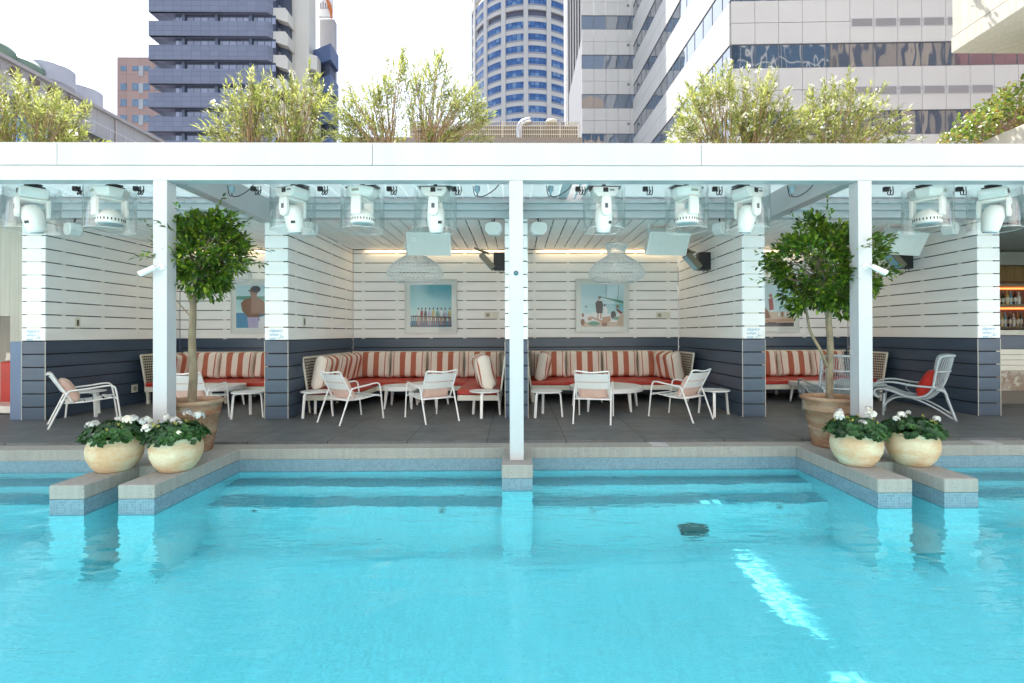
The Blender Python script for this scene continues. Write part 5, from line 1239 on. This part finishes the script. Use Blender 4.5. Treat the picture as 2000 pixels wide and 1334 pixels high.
MB().box(-35.6, -31.95, 75, 77.5, -3.2, 60).build("service_shaft", pale_conc, r, world=True)
for k in range(0, nb):
    zt = 47.78 - (k-1)*PT - 1.0
    MB().prism([(-36.6, zt), (-34.6, zt), (-34.2, zt-0.5), (-34.2, zt-2.2), (-36.6, zt-1.4)], 1, 72.8, 74.9).build("concrete_balcony", pale_conc, r, world=True)
MB().box(-31.945, -29.6, 79, 80.2, -3.2, 52.7).build("rear_block", P("grey_render", (0.45, 0.44, 0.45), 0.8, 0.1, 0.2), r, world=True)
for zt in (46.1, 41.3, 36.5, 31.7):
    MB().prism([(-32.0, 76.5), (-28.5, 74.6), (-28.5, 78), (-32.0, 80)], 2, zt-2.5, zt).build("spandrel_band", P("wing_blue", (0.085, 0.13, 0.26), 0.35, 0.08, 0.3), r, world=True)
    MB().prism([(-32.0, 77.0), (-29.0, 75.6), (-29.0, 78), (-32.0, 80)], 2, zt-4.79, zt-2.51).build("recess", recess, r, world=True)
    MB().prism([(-32.1, zt-1.7), (-30.4, zt-2.2), (-30.4, zt-4.4), (-32.1, zt-3.9)], 1, 74.2, 75.7).build("concrete_balcony", pale_conc, r, world=True)
MB().box(-31.94, -29.7, 78.4, 78.9, 52.75, 58.0).build("rooftop_sign_board", P("sign_white", (0.82, 0.82, 0.82), 0.5), r, world=True)
b = MB()
b.tube(crv([(-30.6, 78.3, 55.6), (-30.15, 78.3, 54.6), (-29.85, 78.3, 53.4), (-29.8, 78.3, 52.2)], 5), [0.05, .12, .2, .26, .3, .33, .34, .34, .33, .3, .26, .22, .18, .14, .10, .06], 6)
b.build("sign_emblem", P("sign_orange", (0.62, 0.17, 0.04), 0.5), r, world=True)
b = MB()
for k in range(4): b.box(-31.6+k*0.38, -31.45+k*0.38, 78.33, 78.39, 54.2, 54.9+0.25*(k % 2)); b.box(-31.6+k*0.38, -31.32+k*0.38, 78.33, 78.38, 54.0, 54.12)
b.build("sign_lettering", P("sign_grey", (0.35, 0.30, 0.36), 0.5), r, world=True)
# pink building with antenna frame
r = thing("office_building", (-85, 110, -3.2), "pinkish brown office block behind the left side of the dark blue tower", "office block", city)
pinkb = grid_mat("pink_precast", (0.50, 0.34, 0.30), (0.36, 0.20, 0.16), 3.7, 0.02, 0.8, 0.06, bumpy=0, sxyz=(3.0, 3.0, 3.72))
MB().box(-90.05, -70, 110, 125, -3.2, 64.0).build("facade", pinkb, r, world=True)
gl_p = P("pale_blue_glass", (0.16, 0.25, 0.36), 0.15, 0.3, 0.8, spec=0.9)
for k in range(8):
    z = 62.0 - k*3.72*0.965 - (0.35 if k else 0)
    for x0, x1 in ((-89.25, -87.9), (-86.6, -85.2), (-84.1, -82.7), (-81.5, -80.0)):
        w = MB().box(x0, x1, 109.93, 109.99, z-1.55 if k else z-1.1, z).build("window", gl_p, r, world=True)
    MB().box(-85.15, -84.15, 109.90, 109.97, z-2.3, z).build("white_mullion_panel", white, r, world=True)
b = MB()
for k in range(6): b.tube([(-84+k*0.9, 112, 66.6-k*0.02), (-81+k*0.8, 112, 64.0)], 0.09, 4)
b.tube([(-84.5, 112, 66.7), (-76, 112, 66.3)], 0.12, 4); b.build("roof_frame", steel, r, world=True)
# grey shed with sloped view along the left
r = thing("industrial_shed", (-32, 36, -3.2), "long grey metal-clad building receding at the far left with round roof vents", "industrial building", city)
clad = grid_mat("metal_cladding", (0.44, 0.43, 0.44), (0.33, 0.33, 0.34), 1.2, 0.03, 0.6, 0.03, bumpy=0, sxyz=(1.2, 1.2, 60))
MB().box(-60, -32, 22, 44.5, -3.2, 18.55).build("cladding", clad, r, world=True)
MB().box(-60, -31.75, 22, 44.6, 18.5501, 18.78).build("eaves", P("eaves_grey", (0.42, 0.40, 0.40), 0.5), r, world=True)
for k in range(6): MB().box(-32.0, -31.80, 29.6+k*1.25, 30.1+k*1.25, 17.75, 18.30).build("vent_hood", P("vent_brown", (0.16, 0.12, 0.10), 0.7), r, world=True)
for y in (35.0, 38.9): MB().tube([(-31.93, y, 10), (-31.93, y, 18.5)], 0.06, 6).build("downpipe", steel, r, world=True)
MB().prism([(-32, 16.6), (-30.4, 15.9), (-30.4, 15.75), (-32, 16.4)], 1, 30, 42.5).build("canopy", P("canopy_grey", (0.38, 0.40, 0.42), 0.5), r, world=True)
b = MB(); b.tube([(-30.5, 30, 16.75), (-30.5, 42.3, 16.75)], 0.03, 4)
for k in range(9): b.tube([(-30.5, 31+k*1.4, 15.9), (-30.5, 31+k*1.4, 16.75)], 0.03, 4)
b.build("handrail", steel, r, world=True)
for x, y in ((-31.9, 30.2), (-31.9, 36.2)): MB().box(-31.99, -31.93, y, y+3.2, 13.6, 15.4).build("window", P("sky_blue_window", (0.16, 0.36, 0.60), 0.1, spec=0.9), r, world=True)
v0 = thing("roof_ventilator", (-34.6, 36.4, 18.55), "round grey roof ventilator on the shed, middle-right one of the group", "roof ventilator", "round ventilators on the shed roof")
MB().lathe([(1.0, 0), (1.0, 1.1), (0.85, 1.12), (0.85, 1.35), (1.3, 1.36), (1.3, 2.6), (1.25, 2.65)], 32).build("drum", P("galvanised", (0.42, 0.45, 0.52), 0.45, 0.1, 1), v0, smooth=True, auto=40)
again(v0, (-34.9, 39.2, 18.3), None, "round grey roof ventilator on the shed, farthest right and lowest")
v1 = thing("turbine_vent", (-35.4, 32.6, 18.6), "green domed vent on the shed roof, leftmost", "roof ventilator", "green domed vents on the shed roof")
MB().lathe([(1.1, 0), (1.1, 1.4), (1.5, 1.7), (1.45, 2.0), (1.1, 2.35), (0.5, 2.55), (0, 2.6)], 24, cap1=False).build("dome", P("vent_green", (0.14, 0.22, 0.18), 0.5), v1, smooth=True)
again(v1, (-35.3, 34.6, 18.4), None, "green domed vent on the shed roof beside the grey drums")
# round tower
r = thing("round_tower", (3.95, 149, -3.2), "cylindrical blue-windowed tower with white piers at top centre", "tower", city)
RR = 17.2; cx_, cy_ = 3.95, 149.2
tw = P("tower_white", (0.62, 0.60, 0.57), 0.7, 0.06, 0.1); sp_ = P("tower_sill", (0.30, 0.31, 0.36), 0.6)
MB().lathe([(RR-0.9, -3.2), (RR-0.9, 110)], 96, (cx_, cy_, 0), m=0).build("core", P("core_grey", (0.50, 0.49, 0.48), 0.7), r, world=True, smooth=True)
NP = 17; FH = 3.305; Z0 = 58.65
def arc(a0, a1, r0, r1, z0, z1, n=6):
    b = MB(); vs = []
    for i in range(n+1):
        a = a0+(a1-a0)*i/n
        for rr_, z in ((r0, z0), (r1, z0), (r1, z1), (r0, z1)): vs.append((cx_+rr_*math.sin(a), cy_-rr_*math.cos(a), z))
    fs = [(4*i+j, 4*i+(j+1) % 4, 4*i+4+(j+1) % 4, 4*i+4+j) for i in range(n) for j in range(4)] + [(0, 3, 2, 1), (4*n, 4*n+1, 4*n+2, 4*n+3)]
    return b.add(vs, fs)
def facet_glass():
    m, t, p = nt("curved_blue_glass"); tc = nd(t, "ShaderNodeTexCoord"); s_ = nd(t, "ShaderNodeSeparateXYZ"); mp = nd(t, "ShaderNodeMapping"); 
    t.links.new(tc.outputs['Object'], s_.inputs[0])
    ang = math_(t, 'ARCTAN2', s_.outputs[0], math_(t, 'MULTIPLY', math_(t, 'SUBTRACT', s_.outputs[1], cy_-149.0), -1.0))
    fr_ = math_(t, 'FRACT', math_(t, 'MULTIPLY', ang, NP*5/(2*math.pi))); ln = math_(t, 'LESS_THAN', fr_, 0.10)
    wn_ = nd(t, "ShaderNodeTexWhiteNoise", noise_dimensions='2D'); cb = nd(t, "ShaderNodeCombineXYZ")
    t.links.new(math_(t, 'FLOOR', math_(t, 'MULTIPLY', ang, NP*5/(2*math.pi))), cb.inputs[0]); t.links.new(math_(t, 'FLOOR', math_(t, 'DIVIDE', s_.outputs[2], 3.3)), cb.inputs[1]); t.links.new(cb.outputs[0], wn_.inputs[0])
    c = mixc(t, ln, ramp(t, wn_.outputs[0], [(0, (0.035, 0.11, 0.30)), (0.7, (0.06, 0.17, 0.42)), (1, (0.20, 0.32, 0.50))]), (0.02, 0.04, 0.10)); t.links.new(c, p.inputs['Base Color']); p.inputs['Roughness'].default_value = 0.12; return m
fg = facet_glass()
PH = math.asin(-8/123.0); DA = 2*math.pi/NP
for k in range(-4, 5):
    a = PH + k*DA
    arc(a-0.036, a+0.036, RR-0.9, RR+0.35, -3.2, 110, 2).build("pier", tw, r, world=True)
for fl in range(0, 12):
    z = Z0 + fl*FH
    if fl == 8: z += 0
    arc(PH-4.5*DA, PH+5*DA, RR-0.89, RR-0.02, z-1.55 if fl != 9 else z-1.55, z-0.02, 60).build("spandrel", tw, r, world=True)
    for k in range(-4, 4):
        a = PH+k*DA
        if k in (-3, 3, -4) and fl not in (2, 3, 4, 5, 6, 7, 8, 9, 10, 11): continue
        if fl == 9:
            arc(a+0.0361, a+DA-0.0361, RR-0.885, RR-0.55, z, z+1.74).build("balcony_window", P("balcony_dark", (0.10, 0.11, 0.16), 0.4), r, world=True)
        else:
            arc(a+0.0361, a+DA-0.0361, RR-0.885, RR-0.1, z, z+1.74).build("window", fg, r, world=True)
for fl in range(0, 12):
    z = Z0 + fl*FH
    arc(PH-4.5*DA, PH+5*DA, RR-0.01, RR+0.05, z-0.42, z-0.021, 60).build("sill_band", sp_, r, world=True)
arc(PH-4.5*DA, PH+5*DA, RR-0.9, RR+0.1, Z0+12*FH, Z0+12*FH+3, 60).build("spandrel", tw, r, world=True)
# finned tower edge between the round tower and the pale office
r = thing("finned_tower", (11.5, 90, -3.2), "white tower edge with thin vertical fins between the round tower and pale office", "tower", city)
MB().box(9.6, 13.6, 92, 96, -3.2, 75).build("core", P("fin_grey", (0.40, 0.40, 0.42), 0.7), r, world=True)
for k in range(6): MB().box(9.7+k*0.5, 9.95+k*0.5, 90.8, 91.99, -3.2, 75).build("fin", tw, r, world=True)
# plant room with railings
r = thing("plant_room", (1, 25, -3.2), "low rooftop plant room with slatted fence, railings and a duct below the round tower", "plant room", city)
MB().box(-9, 3.46, 25, 34, -3.2, 11.50).build("parapet", P("pebble_wall", (0.30, 0.26, 0.22), 0.9, 0.25, 12), r, world=True)
b = MB()
for k in range(92): b.box(-5.7+k*0.1, -5.7+k*0.1+0.055, 26.0, 26.03, 11.5, 12.72)
b.build("slat_fence", P("beige_slats", (0.42, 0.36, 0.26), 0.6), r, world=True)
MB().box(-5.8, 3.4, 26.6, 30, 11.5, 12.75).build("screened_plant", P("plant_dark", (0.10, 0.08, 0.07), 0.8, 0.5, 1.5), r, world=True)
b = MB()
for z in (11.95, 12.15, 12.35, 11.7): b.tube([(-5.8, 25.1, z), (3.3, 25.1, z)], 0.018, 4)
for k in range(10): b.tube([(-5.7+k, 25.1, 11.5), (-5.7+k, 25.1, 12.35)], 0.02, 4)
b.build("railing", P("rail_white", (0.60, 0.58, 0.52), 0.5), r, world=True)
MB().tube(crv([(0.18, 25.5, 11.6), (0.16, 25.5, 12.1), (0.35, 25.5, 12.45), (0.8, 25.5, 12.6)], 5), 0.17, 14).build("duct", steel, r, world=True, smooth=True)
MB().lathe([(0.35, 0), (0.35, 0.12), (0.28, 0.22), (0.0, 0.26)], 20, (1.95, 26.3, 12.72), cap1=False).build("cowl", P("cowl_cream", (0.55, 0.50, 0.40), 0.5), r, world=True, smooth=True)
# pale panelled office building: far face, receding side and near wing
panel_p = grid_mat("pale_metal_panels", (0.52, 0.515, 0.53), (0.30, 0.29, 0.30), 1.36, 0.016, 0.42, 0.035, (0, 0, 0.0), sxyz=(1.36, 1.36, 60), bumpy=0)
rib = bpy.data.materials.new("reflective_glass"); rib.use_nodes = True; _t = rib.node_tree; _p = _t.nodes["Principled BSDF"]
_p.inputs['Base Color'].default_value = (0.06, 0.09, 0.13, 1); _p.inputs['Roughness'].default_value = 0.03; _p.inputs['Specular IOR Level'].default_value = 1.0
_p.inputs['Metallic'].default_value = 0.0; _p.inputs['Coat Weight'].default_value = 1.0; _p.inputs['Coat IOR'].default_value = 2.2; _p.inputs['Coat Roughness'].default_value = 0.02
_b = nd(_t, "ShaderNodeBump"); _b.inputs['Strength'].default_value = 0.5; _b.inputs['Distance'].default_value = 0.07; _t.links.new(noise(_t, 0.42, 2, stretch=(1, 1, 0.5)), _b.inputs['Height']); _t.links.new(_b.outputs[0], _p.inputs['Normal']); _t.links.new(_b.outputs[0], _p.inputs['Coat Normal'])
mull = P("mullion", (0.16, 0.16, 0.17), 0.4)
louv = P("louvre_grey", (0.20, 0.19, 0.20), 0.5)
r = thing("pale_office", (12.6, 28, -3.2), "pale panelled office building with ribbon windows filling the upper right", "office building", city)
class Face:
    """a flat facade from A to B, outward normal to the right-hand side n"""
    def __init__(s, A, B, n): s.A = Vector((*A, 0)); s.B = Vector((*B, 0)); s.d = (s.B-s.A); s.L = s.d.length; s.d.normalize(); s.n = Vector((*n, 0)).normalized()
    def slab(s, b, u0, u1, z0, z1, o0, o1):
        vs = []
        for z in (z0, z1):
            for u, o in ((u0, o0), (u1, o0), (u1, o1), (u0, o1)): p = s.A+s.d*u+s.n*o; vs.append((p.x, p.y, z))
        return b.add(vs, [(0, 3, 2, 1), (4, 5, 6, 7), (0, 1, 5, 4), (1, 2, 6, 5), (2, 3, 7, 6), (3, 0, 4, 7)])
def facade(F, tops, pw, z_lo, z_hi, joints, wh=1.40):
    cur = z_lo
    for tz in sorted(tops):
        zb = tz-wh
        if zb > cur:
            z = cur; js = [j for j in joints if cur < j < zb]
            for a, c in zip([cur]+js, js+[zb]):
                b = MB(); u = 0
                while u < F.L-0.01:
                    u2 = min(u+pw, F.L); F.slab(b, u+0.012, u2-0.012, a+0.015, c-0.015, 0.0, 0.10); u = u2
                b.build("wall_panels", pmat, r, world=True)
        b = MB(); F.slab(b, 0, F.L, zb, tz, 0.0, 0.045); w = b.build("ribbon_window", rib, r, world=True)
        b = MB(); u = 0
        while u < F.L: F.slab(b, u-0.02, u+0.02, zb+0.0205, tz-0.0205, 0.0451, 0.07); u += pw
        F.slab(b, 0, F.L, zb-0.01, zb+0.02, 0.0451, 0.09); F.slab(b, 0, F.L, tz-0.02, tz+0.01, 0.0451, 0.09)
        b.build("window_frame", mull, w, world=True); cur = tz
    if cur < z_hi:
        b = MB(); F.slab(b, 0.012, F.L-0.012, cur+0.015, z_hi, 0, 0.10); b.build("wall_panels", pmat, r, world=True)
pmat = P("pale_panel", (0.58, 0.57, 0.55), 0.5, 0.05, 0.25)
ca = (12.55, 28.0); cb_ = (40.0, 27.1); cc = (11.77, 47.95); cd_ = (6.58, 47.95)
PTW = 3.93
FW = Face(ca, cb_, (-0.033, -1)); tops = [18.10+PTW*k for k in (-3, -2, -1, 0, 1, 2)]
facade(FW, tops, 1.36, 4.0, 30, [t_+1.24 for t_ in tops])
FS = Face(cc, ca, (-1, -0.04)); facade(FS, tops+[29.89+PTW*k for k in (0, 1, 2)], 1.36, 4.0, 50, [t_+1.24 for t_ in tops]+[31.1, 35.1])
FB = Face(cd_, cc, (0, -1)); tb = [21.15+PTW*k for k in (-3, -2, -1, 0, 1, 2, 3, 4)]
facade(FB, tb, 1.2, 4.0, 50, [t_+1.3 for t_ in tb])
MB().prism([(12.60, 28.04), (39.9, 27.14), (39.9, 60), (6.63, 60), (6.63, 48.0), (11.80, 48.0)], 2, -3.2, 31).build("core", P("office_core", (0.25, 0.25, 0.26), 0.6), r, world=True)
for zc, us in ((19.02, range(5, 10)), (15.08, range(5, 11))):
    for k in us:
        u0 = k*1.36+0.06
        b = MB(); FW.slab(b, u0, u0+1.24, zc-0.02, zc+0.50, 0.101, 0.125); q = b.build("louvre_vent", mull if False else P("vent_frame", (0.50, 0.50, 0.52), 0.5), r, world=True)
        b = MB()
        for j in range(7): FW.slab(b, u0+0.05, u0+1.19, zc+0.03+j*0.062, zc+0.065+j*0.062, 0.1255, 0.135)
        b.build("louvre_blades", louv, q, world=True)
for tz in tb:
    b = MB(); FB.slab(b, 4.5, 4.75, tz+0.85, tz+1.1, 0.101, 0.12); b.build("small_vent", louv, r, world=True)
# towers across the pool, mirrored in the office windows
r = thing("glass_tower", (48, -45, -3.2), "dark blue glass tower with pale mullions across the pool, mirrored in the office", "tower", city)
MB().box(34, 60, -60, -45, -3.2, 95).build("facade", grid_mat("dark_curtain_wall", (0.03, 0.06, 0.11), (0.6, 0.58, 0.55), 3.0, 0.10, 0.3, 0.4, bumpy=0, sxyz=(3.0, 3.0, 4.0)), r, world=True)
r = thing("tan_tower", (72, -45, -3.2), "tan precast tower across the pool, mirrored in the office", "tower", city)
MB().box(61, 84, -60, -45, -3.2, 95).build("facade", grid_mat("tan_ribs", (0.38, 0.29, 0.21), (0.05, 0.04, 0.05), 3.4, 0.42, 0.7, 0.3, bumpy=0, sxyz=(3.4, 3.4, 400)), r, world=True)
r = thing("brick_tower", (98, -45, -3.2), "red brick tower across the pool, mirrored in the office", "tower", city)
MB().box(85, 125, -60, -45, -3.2, 95).build("facade", P("red_brick", (0.30, 0.11, 0.08), 0.9, 0.3, 0.5), r, world=True)
# unseen hotel block, added so its sunlit wall fills the cabana with light
r = thing("fill_hotel_block", (0, -16, -0.03), "unseen pale hotel block with blue windows, added across the pool to bounce light at the cabana", "hotel", city)
hw = P("hotel_render", (0.80, 0.77, 0.73), 0.8, 0.04, 0.2)
MB().box(-45, 45, -30, -16, -0.03, 26).build("facade", hw, r, world=True)
MB().box(17, 40, -60, -45, -3.2, 70).build("rear_tower", P("tan_precast", (0.42, 0.33, 0.25), 0.8, 0.1, 0.2), r, world=True)
wg = P("hotel_glass", (0.03, 0.07, 0.13), 0.2)
for k in range(7):
    for j in range(12): MB().box(-42+j*7.2, -39.4+j*7.2, -15.98, -15.92, 1.2+k*3.5, 2.9+k*3.5).build("window", wg, r, world=True)
for k in range(7):
    for j in range(5): MB().box(18+j*4.4, 21.2+j*4.4, -44.98, -44.9, 34+k*4.6, 37.2+k*4.6).build("window", wg, r, world=True)
